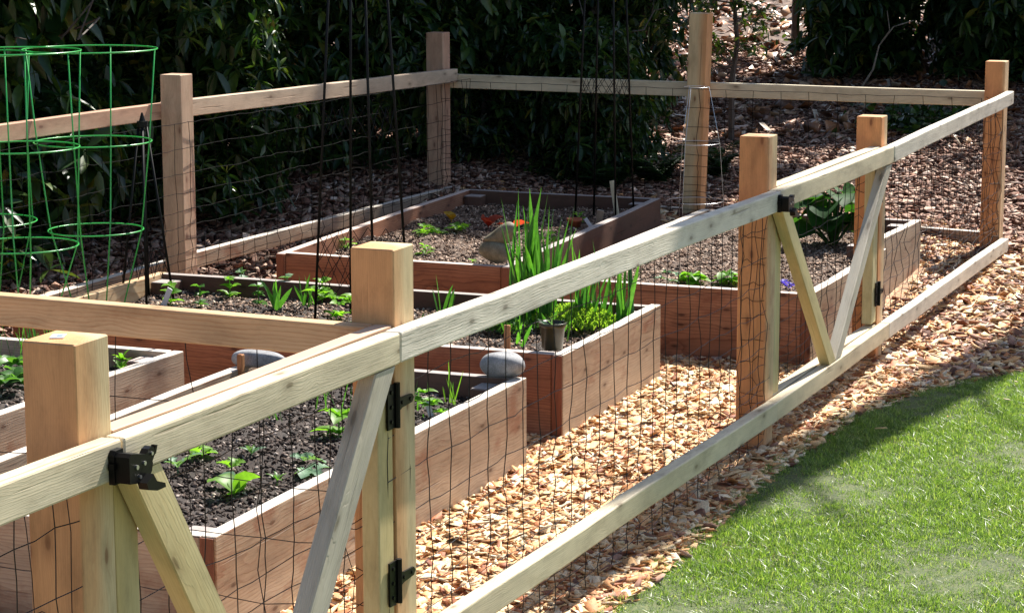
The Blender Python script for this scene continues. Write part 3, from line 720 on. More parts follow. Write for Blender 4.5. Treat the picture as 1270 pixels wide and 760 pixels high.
# ------------------------------------------------------------------ lawn grass
def blades(name, P, h, w, mat, lean=.5, seg=2, droop=.5):
    n = len(P); a = rng.uniform(0, 2 * math.pi, n); hh = h * rng.uniform(.5, 1.35, n) * (1 + .35 * np.sin(P[:, 0] * 31 + 2 * np.sin(P[:, 1] * 17)) * np.sin(P[:, 1] * 37 + 2 * np.sin(P[:, 0] * 13))); ww = w * rng.uniform(.6, 1.3, n)
    ld = rng.uniform(0, 2 * math.pi, n); lm = np.abs(rng.normal(0, lean, n))
    ca, sa = np.cos(a), np.sin(a); V = []
    for k in range(seg + 1):
        t = k / seg; wd = ww * (1 - t) ** .7 * .5 if k < seg else ww * 0
        off = lm * hh * t ** 1.7; z = hh * t * (1 - .35 * droop * t * np.minimum(lm, 1.5))
        cx = P[:, 0] + np.cos(ld) * off; cy = P[:, 1] + np.sin(ld) * off; cz = P[:, 2] + z
        if k < seg:
            V.append(np.stack([cx - ca * wd, cy - sa * wd, cz], 1)); V.append(np.stack([cx + ca * wd, cy + sa * wd, cz], 1))
        else: V.append(np.stack([cx, cy, cz], 1))
    m = 2 * seg + 1
    v = np.stack(V, 1).reshape(-1, 3)
    f0 = []
    for k in range(seg - 1): f0 += [(2 * k, 2 * k + 1, 2 * k + 3), (2 * k, 2 * k + 3, 2 * k + 2)]
    f0.append((2 * seg - 2, 2 * seg - 1, 2 * seg))
    f = (np.array(f0)[None] + (np.arange(n) * m)[:, None, None]).reshape(-1, 3)
    return mkmesh(name, v, f, mat)
n = 1100000
x = rng.uniform(.2, 6.2, n); e = lawn_edge(x); y = e - rng.uniform(-.015, 2.6, n) 
# patchy density
dn = .84 + .16 * np.sin(x * 3.7 + 2 * np.sin(y * 2.9)) * np.sin(y * 4.1 + 1.3 * np.sin(x * 2.2))
ok = (rng.random(n) < dn) | (y > e - .08)
P = np.stack([x, y, G(x, y) + .004], 1)[ok]; P = P[inview(P, 120)]
sel = rng.random(len(P)) < 1.0
o = blades('grass', P[sel], .0155, .0028, M_GRASS, lean=1.0); tag(o, 'bright green mown grass of the lawn', 'grass', kind='stuff')
print('blades', len(P))

# ------------------------------------------------------------------ leaf building
LEAF = {}
def leaf_tpl(kind):
    """unit leaf along +x (length 1), width 1, z up"""
    if kind in LEAF: return LEAF[kind]
    if kind == 'ovate': prof = [(0, .02), (.15, .55), (.4, 1.0), (.7, .75), (.92, .25), (1, 0.02)]
    elif kind == 'lance': prof = [(0, .10), (.25, .8), (.55, 1.0), (.85, .55), (1, .03)]
    elif kind == 'strap': prof = [(0, .8), (.25, 1.0), (.5, .95), (.75, .7), (1, .02)]
    elif kind == 'round': prof = [(0, .08), (.15, .7), (.4, 1.1), (.7, 1.0), (.9, .55), (1, .08)]
    elif kind == 'lobed': prof = [(0, .05), (.1, .10), (.3, .25), (.42, .9), (.52, .45), (.66, 1.0), (.76, .5), (.88, .7), (1, .1)]
    v = []; 
    for (x, w) in prof: v += [(x, -w / 2, w * .22), (x, 0, 0), (x, w / 2, w * .22)]
    f = []
    for i in range(len(prof) - 1):
        a = i * 3; f += [(a, a + 3, a + 4, a + 1), (a + 1, a + 4, a + 5, a + 2)]
    LEAF[kind] = (np.array(v), np.array(f)); return LEAF[kind]
def place_leaves(base, dirv, length, width, kind='lance', droop=.3, roll=.5, upb=None):
    """arrays: base (n,3), dirv (n,3) unit; returns v,f"""
    n = len(base); tv, tf = leaf_tpl(kind)
    d = dirv / np.linalg.norm(dirv, axis=1, keepdims=True)
    up = np.tile(np.array([0, 0, 1.]), (n, 1)) + rng.normal(0, roll, (n, 3))
    s = np.cross(up, d); s /= np.linalg.norm(s, axis=1, keepdims=True) + 1e-9
    u = np.cross(d, s)
    length = np.broadcast_to(length, n); width = np.broadcast_to(width, n); droop = np.broadcast_to(droop, n)
    x = tv[None, :, 0] * length[:, None]; y = tv[None, :, 1] * width[:, None]; z = tv[None, :, 2] * width[:, None]
    v = base[:, None] + x[..., None] * d[:, None] + y[..., None] * s[:, None] + z[..., None] * u[:, None]
    v[..., 2] -= droop[:, None] * length[:, None] * tv[None, :, 0] ** 2
    f = (tf[None] + (np.arange(n) * len(tv))[:, None, None]).reshape(-1, 4)
    return v.reshape(-1, 3), f

def whorled_crown(cents, rads, nwh, leaf, width, kind='lance', per=8, shell=.35, hang=-.1, droop=.35, jitter=.1):
    """whorls of leaves spread through a union of ellipsoid clumps"""
    cents = np.array(cents, float); rads = np.array(rads, float)
    vol = rads.prod(1) ** .67; k = rng.choice(len(cents), nwh, p=vol / vol.sum())
    d = rng.normal(0, 1, (nwh, 3)); d /= np.linalg.norm(d, axis=1, keepdims=True)
    rr = 1 - np.abs(rng.normal(0, shell, nwh)); rr = np.clip(rr, .1, 1.1)
    C_ = cents[k] + d * rads[k] * rr[:, None] + rng.normal(0, jitter, (nwh, 3)) * .3
    out = d * np.array([1, 1, .7]) + np.array([0, 0, .25]); out /= np.linalg.norm(out, axis=1, keepdims=True)
    t1 = np.cross(out, np.array([.3, .2, 1.])); t1 /= np.linalg.norm(t1, axis=1, keepdims=True); t2 = np.cross(out, t1)
    B, D = [], []
    for j in range(per):
        a = 2 * math.pi * j / per + rng.uniform(-.35, .35, nwh) 
        dv = t1 * np.cos(a)[:, None] + t2 * np.sin(a)[:, None] + out * rng.uniform(-.1, .5, nwh)[:, None] + np.array([0, 0, hang])
        B.append(C_); D.append(dv)
    B = np.concatenate(B); D = np.concatenate(D)
    keep = rng.random(len(B)) < .88; B, D = B[keep], D[keep]
    ll = leaf * rng.uniform(.65, 1.2, len(B))
    return place_leaves(B, D, ll, ll * width, kind, droop=rng.uniform(0, droop, len(B)) , roll=.35)

def limb(mb, p, q, r0, r1, n=6, wob=.12, k=6):
    p, q = np.array(p, float), np.array(q, float); Ld = np.linalg.norm(q - p)
    pts = [p + (q - p) * t + rng.normal(0, wob * Ld * .25, 3) * math.sin(math.pi * t) for t in np.linspace(0, 1, n)]
    tube(mb, pts, r0, k, r2=r1)

def shrub(name, x, y, w, d, h, label, nwh=700, leaf=.11, width=.30, per=8, mat=None, group=None, cat='shrub', nclump=9, zlow=.15, trunks=5, kind='lance', bare=0):
    z0 = float(G(x, y)); root = empty(name, (x, y, z0), label, cat, group)
    cents, rads = [], []
    lev = 6
    for k in range(lev):
        t = k / (lev - 1); sw = (.82 + .18 * math.sin(t * 3.1))
        for q in range(3):
            a = q * 2.094 + k * .9 + rng.uniform(-.3, .3)
            cents.append((x + .42 * w * sw * math.cos(a) + rng.uniform(-.08, .08), y + .42 * d * sw * math.sin(a) + rng.uniform(-.08, .08), z0 + .05 + (h * .9) * t))
            s_ = rng.uniform(.5, .66) * sw; rads.append((w * s_, d * s_, h * .15))
    v, f = whorled_crown(cents, rads, int(nwh * 2.1), leaf, width, kind, per)
    v2, f2 = whorled_crown(cents, np.array(rads) * .8, int(nwh * .6), leaf * 1.5, width * 1.4, kind, per)  # larger inner leaves, added to block light inside the shrub
    v = np.concatenate([v, v2])
    ok = v[:, 2].reshape(-1, len(LEAF[kind][0])).min(1) > z0 + .02
    nv = len(LEAF[kind][0]); v = v.reshape(-1, nv, 3)[ok].reshape(-1, 3)
    tf = LEAF[kind][1]; f = (tf[None] + (np.arange(ok.sum()) * nv)[:, None, None]).reshape(-1, 4)
    mkmesh('crown', v, f, mat or M_RHOD, root, smooth=True)
    mb = MB()
    for k in range(trunks):
        b = (x + rng.uniform(-.12, .12), y + rng.uniform(-.12, .12), z0 - .05); c = cents[rng.integers(len(cents))]
        m_ = ((b[0] + c[0]) / 2 + rng.uniform(-.15, .15), (b[1] + c[1]) / 2, (b[2] + c[2]) / 2)
        limb(mb, b, m_, .028, .018); limb(mb, m_, c, .018, .006)
        for q in range(4 + bare):
            c2 = np.array(c) + rng.normal(0, .3, 3) * np.array([w, d, .5]); limb(mb, m_ if q % 2 else c, c2, .007, .0025, k=4, wob=.35)
    mkmesh('stems', mb.v, mb.f, M_BARK, root)
    return root
grp = 'dark rhododendrons behind the fence'
shrub('rhododendron', 3.9, 3.7, .9, .55, 2.6, 'drooping broad leaved shrub with bare grey twigs behind the left fence post', nwh=620, leaf=.125, group=grp, bare=10)
shrub('rhododendron', 2.7, 3.9, .8, .6, 2.6, 'dark drooping shrub behind the green plant cages at the left edge', nwh=420, leaf=.125, group=grp, bare=5)
shrub('rhododendron', 5.35, 3.5, .85, .6, 2.7, 'glossy sun flecked shrub between the left post and the corner post', nwh=1400, leaf=.075, group=grp)
shrub('rhododendron', 6.7, 3.5, .85, .7, 2.8, 'dense dark shrub just behind the far left corner post', nwh=1400, leaf=.072, group=grp)
shrub('rhododendron', 7.4, 3.05, .65, .6, 2.8, 'dark glossy shrub seen right of the far left corner post', nwh=1300, leaf=.072, group=grp)
shrub('rhododendron', 8.0, 2.42, .62, .5, 2.7, 'dark shrub behind the far fence left of the tallest post', nwh=1200, leaf=.072, group=grp)
shrub('rhododendron', 8.4, 3.1, .62, .5, 2.9, 'dark shrub filling the gap right of the far left corner post', nwh=1200, leaf=.075, group=grp)
shrub('rhododendron', 7.35, 2.3, .42, .38, .75, 'low dark bush close behind the far fence and the far black tower', nwh=420, leaf=.06, group=grp)
shrub('rhododendron', 4.6, 5.2, 1.1, .8, 3.0, 'deep shaded shrub in the second row behind the sun flecked shrub', nwh=600, leaf=.12, group=grp)
shrub('rhododendron', 6.0, 6.2, 1.2, .9, 3.2, 'deep shaded shrub in the third row above the black tower', nwh=700, leaf=.12, group=grp)
shrub('rhododendron', 7.4, 5.2, 1.2, 1.0, 3.2, 'deep shaded shrub in the second row behind the corner post', nwh=700, leaf=.11, group=grp)
shrub('rhododendron', 10.0, 4.2, 1.0, .9, 3.2, 'tall shaded shrub beyond the far fence left of the leafy clearing', nwh=900, leaf=.10, group=grp)
shrub('rhododendron', 12.0, 2.0, .8, .6, 3.0, 'spreading dark shrub just right of the sunlit clearing', nwh=800, leaf=.11, group=grp, zlow=.1)
shrub('rhododendron', 12.0, .95, 1.0, .8, 3.0, 'big dark evergreen shrub behind the far right corner', nwh=1100, leaf=.11, group=grp, zlow=.1)
shrub('rhododendron', 11.8, -.3, 1.0, .8, 3.0, 'glossy dark shrub at the right edge beyond the chips', nwh=1100, leaf=.11, group=grp, zlow=.1)
shrub('rhododendron', 14.0, 1.35, 1.1, .8, 3.4, 'shaded shrub in the back row right of the clearing', nwh=700, leaf=.13, group=grp)
shrub('rhododendron', 13.6, -.2, 1.2, 1.2, 3.4, 'shaded shrub in the back row at the right edge', nwh=700, leaf=.13, group=grp)

# trees added to darken hedge and background, crowns unseen above the picture
def tree(x, y, h, cr, label, z1=2.3, n=2600, trunk=.13, leaf=.22, over=(0, 0), seed=None):
    z0 = float(G(x, y)); root = empty('added_shade_tree', (x, y, z0), label, 'tree', 'tall trees added for shade behind the garden')
    mb = MB(); limb(mb, (x, y, z0 - .1), (x + rng.uniform(-.2, .2), y, z0 + h * .8), trunk, trunk * .4, n=9, wob=.02, k=10)
    mkmesh('trunk', mb.v, mb.f, M_BARK, root)
    cents, rads = [], []
    for k in range(10):
        a = rng.uniform(0, 6.28); q = cr * rng.uniform(.2, .75)
        cents.append((x + over[0] + q * math.cos(a), y + over[1] + q * math.sin(a), z1 + .4 + (h - z1) * rng.uniform(0, .9))); rads.append((cr * .45, cr * .45, .45))
    mb = MB()
    for c in cents: limb(mb, (x, y, max(z1, c[2] - 1.0)), c, trunk * .3, .02, k=5)
    mkmesh('limbs', mb.v, mb.f, M_BARK, root)
    v, f = whorled_crown(cents, rads, n // 5, leaf, .45, 'ovate', 5, shell=.5, jitter=.4)
    mkmesh('crown', v, f, M_CANOPY, root, smooth=True)
TREES = [(6.4, 5.6, 5.2, 1.7), (9.2, 5.2, 5.5, 1.9), (11.6, 5.4, 5.5, 1.8), (3.2, 5.8, 5.0, 1.6), (14.5, .6, 5.5, 2.0), (12.5, 7.5, 5.0, 1.4)]
for i, (x, y, h, c) in enumerate(TREES):
    tree(x, y, h, c, ['tall added shade tree rising behind the corner post shrubs', 'tall added shade tree behind the far fence shrubs', 'tall added shade tree left of the clearing', 'tall added shade tree behind the green cages', 'tall added shade tree behind the right hand shrubs', 'slim added shade tree far left of the sunlit clearing'][i])

tree(12.7, 1.45, 6.2, 1.55, 'leaning tree added for shade, hidden behind the right hand shrubs, crown reaching over the clearing', z1=4.1, n=2600, leaf=.2, over=(-1.55, .25))  # unseen crown, offset so its shadow falls across the far beds
tree(9.6, 4.7, 5.8, 1.5, 'leaning tree added for shade behind the hedge, crown reaching over the far fence', z1=3.4, n=2200, leaf=.2, over=(-.2, -.55))  # unseen crown, placed to darken the hedge
# ------------------------------------------------------------------ small plants
def finish_leaf(name, V, mat, loc, label, cat='plant', group=None, extra=None):
    vs, fs, n = [], [], 0
    for v, f in V: vs.append(v); fs.append(f + n); n += len(v)
    o = mkmesh(name, np.concatenate(vs), np.concatenate(fs), mat, None, smooth=True, loc=loc)
    return tag(o, label, cat, group)
def rosette(x, y, z, n, length, width, kind, rise=.6, droop=.4, stem=0):
    a = np.arange(n) * 2.4 + rng.uniform(0, 6); b = np.tile(np.array([x, y, z]), (n, 1)); t = np.linspace(1, .55, n)
    d = np.stack([np.cos(a), np.sin(a), rise * rng.uniform(.5, 1.5, n)], 1)
    b = b + d * stem * rng.uniform(.5, 1, n)[:, None]
    return place_leaves(b, d, length * t * rng.uniform(.8, 1.15, n), width * t, kind, droop, .2)
def seedling(name, x, y, label, mat, n=6, l=.05, w=.03, kind='ovate', z=-.108, rise=.7, droop=.4, levels=1, lev=.025, cat='seedling', group=None, spread=0, stem=.004, hh=0):
    V = []; l *= 1.25; w *= 1.25
    for k in range(max(1, levels)):
        ox, oy = (rng.normal(0, spread), rng.normal(0, spread)) if spread else (0, 0)
        V.append(rosette(x + ox, y + oy, z + .004 + (k * lev if not spread else rng.uniform(0, lev)), n, l * (1 - .12 * k * (0 if spread else 1)), w, kind, rise, droop, stem=hh))
    mb = MB(); tube(mb, [(x, y, z - .02), (x, y, z + .006 + lev * max(0, levels - 1) * (0 if spread else 1))], stem * .5, 5)
    # quads only
    sv = np.array(mb.v); sf = np.array([q for q in mb.f if len(q) == 4]); V.append((sv, sf))
    return finish_leaf(name, V, mat, (x, y, z), label, cat, group)
# nearest bed
gA = 'seedlings in the nearest bed'
seedling('chard_plant', .85, .825, 'pair of large bright round leaves nearest the bed edge', M_LIGHTG, 4, .075, .06, 'round', rise=.9, group=gA)
seedling('cabbage_plant', .93, .87, 'blue green crinkled seedling just left of the bright round leaves', M_BLUEG, 5, .06, .05, 'round', rise=.5, group=gA)
seedling('lettuce_seedling', 1.07, .955, 'small lime green lobed seedling above the bright round leaves', M_LIGHTG, 7, .045, .03, 'lobed', group=gA)
seedling('lettuce_seedling', 1.16, 1.09, 'lime green lobed seedling close under the gate rail', M_LIGHTG, 7, .055, .035, 'lobed', group=gA)
seedling('kale_seedling', 1.02, 1.08, 'upright dull green seedling left of the lime lobed seedling', M_BLUEG, 6, .07, .03, 'lobed', rise=1.4, group=gA)
seedling('cabbage_plant', 1.10, .745, 'silvery blue green plant beside the bed board left of the gate brace', M_BLUEG, 7, .06, .045, 'lobed', rise=.4, group=gA)
seedling('kale_seedling', 1.20, .82, 'silvery lobed seedling behind the silvery plant at the bed edge', M_BLUEG, 6, .055, .03, 'lobed', rise=.8, group=gA)
seedling('thin_seedling', 1.00, .79, 'tiny thin leaved seedling between the bright round leaves and silvery plant', M_MIDG, 8, .04, .008, 'lance', rise=1.2, group=gA)
seedling('thin_seedling', 1.22, .98, 'feathery blue seedling in the middle of the near bed', M_BLUEG, 9, .05, .009, 'lance', rise=1.6, group=gA)
seedling('basil_plant', 1.50, .87, 'taller bright leafy plant against the left side of the second post', M_LIGHTG, 6, .07, .045, 'ovate', levels=2, lev=.05, rise=.5, group=gA)
def clump(name, x, y, n, h, w, mat, label, spread=.02, lean=.25, z=-.11, kind='strap', cat='plant', group=None, droop=.25):
    b = np.stack([x + rng.normal(0, spread, n), y + rng.normal(0, spread, n), np.full(n, z)], 1)
    d = np.stack([rng.normal(0, lean, n), rng.normal(0, lean, n), np.ones(n)], 1)
    v, f = place_leaves(b, d, h * rng.uniform(.5 if mat is not M_LEEK else .62, 1.08, n), w * rng.uniform(.6, 1.15, n), kind, rng.choice([0, .05, .12, .3], n), 2.0)
    # bend tips sideways
    return finish_leaf(name, [(v, f)], mat, (x, y, z), label, cat, group)
for i, (x, y, h, n, lb) in enumerate([(1.99, .75, .12, 7, 'thin onion shoots at the near bed corner right of the second post'), (1.88, .80, .11, 5, 'short onion shoots close to the right side of the second post'), (1.78, 1.02, .12, 6, 'thin onion shoots seen just left of the second post'), (1.62, 1.12, .10, 5, 'thin onion shoots under the middle of the gate rail'), (1.5, 1.2, .09, 4, 'short onion shoots under the gate rail left of the others'), (1.92, 1.2, .13, 6, 'tall pale onion shoots near the grey long stone'), (1.86, .90, .13, 4, 'onion shoots beside the leaning blue tag')]):
    clump('onion_shoots', x, y, n, h, .005, M_LIGHTG if i in (0, 5) else M_LEEK, lb, .018, .2, cat='onion shoots', group='onion shoots in the nearest bed')
seedling('leafy_seedling', 1.80, .76, 'bushy pale green seedling beside the blue tag behind the second post', M_LIGHTG, 6, .035, .022, 'ovate', levels=5, spread=.02, lev=.06, group=gA)
# middle bed
gB = 'plants in the middle bed'
def leek(x, y, h, n, lb, w=.016, lean=.16):
    return clump('leek_clump', x, y, n, h, w, M_LEEK, lb, .03, lean, cat='leek', group='leeks standing in the middle bed')
leek(3.20, 1.02, .45, 24, 'tallest leek clump beside the stacked stones', .022, .13)
leek(3.18, .94, .41, 22, 'dense leek clump just right of the tallest one', .019, .13)
leek(3.22, .80, .32, 15, 'leek clump leaning over the bright green mat', .018, .2)
leek(3.24, .70, .29, 13, 'rightmost leek clump near the bed corner', .018, .2)
leek(2.98, .82, .17, 5, 'short broken leek right behind the small pot', .018, .35)
leek(2.85, .92, .15, 5, 'small leek left of the small pot', .014, .35)
leek(2.9, 1.22, .12, 5, 'short dark leek beside the tag under the rail', .012, .25)
# mossy mat
n = 2600; a = rng.uniform(0, 6.28, n); q = np.sqrt(rng.random(n)); x = 3.22 + .13 * q * np.cos(a); y = .845 + .16 * q * np.sin(a); z = -.10 + .055 * (1 - q ** 2) 
b = np.stack([x, y, z], 1); d = np.stack([rng.normal(0, .7, n), rng.normal(0, .7, n), np.ones(n)], 1)
finish_leaf('thyme_mat', [place_leaves(b, d, .022, .006, 'lance', .1, 1.)], M_MOSS, (3.22, .845, -.1), 'bright lime feathery mat of low herb at the middle bed corner', 'herb')
x, y = 3.02, 1.02; n = 700; b = np.stack([x + rng.normal(0, .03, n), y + rng.normal(0, .045, n), -.10 + rng.uniform(0, .03, n)], 1); d = np.stack([rng.normal(0, .8, n), rng.normal(0, .8, n), np.ones(n)], 1)
finish_leaf('thyme_mat', [place_leaves(b, d, .022, .006, 'lance', .1, 1.)], M_MIDG, (x, y, -.1), 'smaller dull green feathery mat left of the small pot', 'herb')
for (x, y, k, lb) in [(3.12, 2.34, 0, 'small seedling next to the leaning pale tag'), (3.12, 2.22, 1, 'low reddish edged seedling second from the pale tag'), (3.30, 2.20, 0, 'taller two toned seedling in the middle bed'), (3.46, 2.24, 2, 'small flowering seedling close to the back board'), (3.20, 2.03, 1, 'pale stalky seedling in the middle bed'), (3.40, 2.02, 2, 'white flowered stalk seedling in the middle bed'), (3.36, 1.86, 0, 'tall blue green seedling against the back board'), (3.07, 1.66, 3, 'bushy light green seedling beside the tall black tower leg'), (3.0, 1.56, 3, 'bushy light green seedling left of the second post'), (3.12, 1.5, 1, 'yellow green seedling half hidden by the second post')]:
    m = (M_LIGHTG, M_MIDG, M_BLUEG, M_LIGHTG)[k]
    seedling('flower_seedling', x, y, lb, m, 5, .045 + .01 * (k == 0), .028, 'ovate', levels=3 if k < 3 else 7, lev=.03 if k < 3 else .09, spread=.0 if k < 3 else .035, group=gB)
for (x, y, lb) in [(3.16, 1.94, 'dark tulip blades in the middle of the middle bed'), (3.24, 1.86, 'upright tulip blades left of the black tower'), (3.3, 1.35, 'arching blades just right of the second post')]:
    clump('tulip_leaves', x, y, 6, .13, .02, M_LEEK, lb, .012, .25, cat='tulip leaves', group='tulip leaves in the middle bed')
# back left bed
gC = 'plants in the back left bed'
for (x, y, m, n_, lb, l, lv, nm) in [(5.03, 2.20, M_LIGHTG, 8, 'left one of two bright frilly lettuces', .055, 4, 'lettuce'), (5.12, 2.08, M_LIGHTG, 8, 'right one of two bright frilly lettuces', .055, 4, 'lettuce'), (4.55, 2.36, M_LIGHTG, 6, 'light green seedling beside the black tower', .055, 2, 'lettuce'), (4.50, 1.97, M_LIGHTG, 5, 'small lime seedling above the second post', .045, 2, 'lettuce'), (4.40, 1.72, M_LIGHTG, 4, 'tiny seedling at the foot of the stacked stones', .03, 1, 'lettuce'), (4.62, 2.02, M_MIDG, 5, 'tiny green seedling between the lime one and the lettuces', .035, 1, 'lettuce'), (5.6, 1.72, M_LIGHTG, 6, 'lime seedling behind the leeks near the terracotta pot', .05, 2, 'lettuce'), (5.0, 1.62, M_LIGHTG, 6, 'pale seedling behind the leek tips', .05, 2, 'lettuce')]:
    seedling(nm, x, y, lb, m, n_, l, l * .5, 'lobed', levels=lv, spread=.03 if lv > 2 else 0, lev=.03, rise=.8, z=-.112, group=gC, cat='lettuce')
seedling('red_lettuce', 5.33, 2.04, 'large orange red leaves glowing above the stacked stones', M_REDL, 4, .10, .06, 'ovate', rise=1.3, group=gC, cat='lettuce')
seedling('red_lettuce', 5.25, 1.90, 'orange red leaves just right of the stacked stones', M_REDL, 4, .09, .055, 'ovate', rise=1.3, group=gC, cat='lettuce')
seedling('yellow_plant', 5.45, 2.27, 'amber yellow leaf standing behind the frilly lettuces', M_YELL, 4, .07, .045, 'ovate', rise=2.0, group=gC)
# back right bed
for (x, y, lb) in [(4.25, .76, 'light green leafy seedling left one in the back right bed'), (4.30, .64, 'light green leafy seedling next to the third post')]:
    seedling('leafy_seedling', x, y, lb, M_LIGHTG, 7, .07, .045, 'ovate', levels=2, lev=.02, rise=.3, z=-.11, group='leafy seedlings in the back right bed')
seedling('grey_seedling', 4.08, .80, 'grey green trailing seedling on the front board of the back right bed', M_BLUEG, 6, .03, .012, 'lance', levels=4, spread=.03, lev=.03, z=-.09)
V = [rosette(4.17, .372, -.10, 9, .03, .02, 'round', rise=1.0, stem=.02) for k in range(2)]
finish_leaf('violet_flower', V, M_VIOL, (4.17, .372, -.1), 'blue violet flower at the front of the back right bed', 'flower')
V = []
for k in range(26):
    a = rng.uniform(0, 6.28); q = rng.uniform(.01, .09)
    b = np.array([[5.35 + q * math.cos(a), .50 + q * math.sin(a), -.06 + .17 * k / 26]]); dd = np.array([[math.cos(a), math.sin(a), .25]])
    V.append(place_leaves(b, dd, .13, .13, 'round', .45, .3))
root = empty('rhubarb_plant', (5.35, .5, -.1), 'large dark rhubarb like plant with broad leaves in the back right bed', 'plant')
vs, fs, n = [], [], 0
for v, f in V: vs.append(v); fs.append(f + n); n += len(v)
mkmesh('leaves', np.concatenate(vs), np.concatenate(fs), M_DARKG, root, smooth=True)
mb = MB()
for v, f in V: tube(mb, [(5.35, .5, -.12), tuple(v[1])], .006, 5)
mkmesh('stalks', mb.v, mb.f, M_DARKG, root)
# left bed
gD = 'plants in the left edge bed'
clump('chives', 2.03, 2.18, 30, .22, .004, M_LEEK, 'tall thin chives at the left edge above the bed board', .06, .18, cat='chives')
for (x, y, lb) in [(1.80, 2.10, 'leafy green plant at the left edge beside the nearest post'), (1.66, 2.08, 'dark green leafy plant low at the left edge'), (1.95, 2.02, 'green leafy plant hidden behind the nearest post')]:
    seedling('leafy_plant', x, y, lb, M_MIDG, 7, .06, .04, 'ovate', levels=6, spread=.05, lev=.08, group=gD)
seedling('pale_stalk_plant', 2.02, 1.86, 'yellow green plant with arching white stems right of the nearest post', M_LIGHTG, 7, .06, .015, 'strap', levels=2, lev=.03, rise=1.3, group=gD)

# ------------------------------------------------------------------ ferns, saplings, vine beyond the fence
def fern(x, y, label, n=12, l=.45):
    z = float(G(x, y)); V = []
    for k in range(n):
        a = rng.uniform(0, 6.28); d = np.array([math.cos(a), math.sin(a), rng.uniform(.8, 1.8)]); d /= np.linalg.norm(d); ll = l * rng.uniform(.7, 1.1)
        B, D, Ls = [], [], []
        for t in np.linspace(.12, 1, 22):
            p = np.array([x, y, z]) + d * ll * t; p[2] -= .35 * ll * t * t
            s = np.cross(d, (0, 0, 1)); s /= np.linalg.norm(s)
            for sg in (-1, 1):
                B.append(p); D.append(s * sg + d * .35); Ls.append(.09 * (1 - t * .85) + .012)
        V.append(place_leaves(np.array(B), np.array(D), np.array(Ls), np.array(Ls) * .28, 'lance', .2, .2))
    return finish_leaf('fern', V, M_FERN, (x, y, z), label, 'fern', 'ferns behind the far fence')
fern(7.35, 1.95, 'fern behind the far fence left of the tallest post'); fern(7.5, 2.3, 'fern behind the far fence below the dark poles'); fern(7.1, 2.15, 'small fern close to the far fence mesh', 9, .32)
fern(7.6, 1.72, 'fern touching the left side of the tallest post', 10, .4)
def sapling(x, y, h, label, r=.5, n=260, trunk=.02, mat=None, leaf=.05):
    z = float(G(x, y)); root = empty('sapling', (x, y, z), label, 'sapling', 'young trees in the leafy clearing')
    mb = MB(); limb(mb, (x, y, z - .05), (x + .05, y, z + h), trunk, .006, n=9, wob=.03)
    B, D = [], []
    for k in range(22):
        zz = z + h * rng.uniform(.25, 1); a = rng.uniform(0, 6.28); q = r * rng.uniform(.4, 1) * (1.1 - (zz - z) / h * .6)
        e = np.array([x + q * math.cos(a), y + q * math.sin(a), zz + rng.uniform(-.05, .15)]); limb(mb, (x, y, zz), e, .006, .002, k=4)
        for j in range(n // 22):
            t = rng.uniform(.3, 1); p = np.array([x, y, zz]) * (1 - t) + e * t + rng.normal(0, .035, 3); B.append(p); D.append(rng.normal(0, 1, 3) + np.array([math.cos(a), math.sin(a), 0]))
    mkmesh('trunk', mb.v, mb.f, M_BARK, root)
    v, f = place_leaves(np.array(B), np.array(D), leaf, leaf * .4, 'lance', .2, .5); mkmesh('crown', v, f, mat or M_CONIF, root, smooth=True)
sapling(12.6, 2.62, 2.6, 'thin dark stemmed young tree in the sunlit clearing', r=.55, n=1100, trunk=.035, leaf=.07)
sapling(10.2, 2.6, 2.2, 'small light leaved sapling just right of the tallest post', r=.4, n=700, leaf=.06)
sapling(8.9, 2.0, 1.6, 'light leaved sapling just left of the tallest post', r=.4, n=700, leaf=.05)
# bare arching twig
mb = MB(); z = float(G(10.4, 1.55))
tube(mb, [(10.4, 1.62, z), (10.4, 1.60, z + .12), (10.4, 1.52, z + .25), (10.42, 1.49, z + .40), (10.42, 1.40, z + .52), (10.45, 1.28, z + .56)], .009, 5, r2=.003)
tube(mb, [(10.42, 1.49, z + .40), (10.4, 1.42, z + .5), (10.4, 1.44, z + .62)], .004, 4, r2=.002)
tag(mkmesh('bare_twig', mb.v, mb.f, M_TWIG, loc=(10.4, 1.6, z)), 'bare curved twig rising in front of the dark right hand shrubs', 'twig')
# low ivy like clump
x, y = 9.6, 1.05; z = float(G(x, y)); n = 420
b = np.stack([x + rng.normal(0, .22, n), y + rng.normal(0, .15, n), z + np.abs(rng.normal(0, .09, n))], 1); d = rng.normal(0, 1, (n, 3)); d[:, 2] = np.abs(d[:, 2])
finish_leaf('ivy_clump', [place_leaves(b, d, .06, .05, 'ovate', .2, .5)], M_RHOD, (x, y, z), 'low dark ivy clump on the chips behind the fourth post', 'plant')['kind'] = 'stuff'
# overhanging backlit leaf spray at the top
B = np.array([[6.0, 3.05, .98], [6.0, 3.05, 1.0], [6.02, 3.0, .99], [6.0, 3.1, 1.0], [6.0, 3.0, 1.02], [6.0, 3.08, 1.03]]); D = np.array([[-.3, .3, -1], [-.2, -.2, -1], [.1, -.5, -.9], [0, .7, -.6], [-.2, -.8, -.3], [0, .3, -1]])
root = empty('leafy_branch', (6.0, 3.05, 1.0), 'bright backlit leaves hanging at the top above the corner post', 'branch')
v, f = place_leaves(B, D, .11, .045, 'ovate', 0, .8); mkmesh('leaves', v, f, M_LIGHTG, root, smooth=True)
mb = MB(); limb(mb, (6.0, 3.05, 1.0), (6.2, 3.9, 1.7), .004, .012); mkmesh('stem', mb.v, mb.f, M_BARK, root)

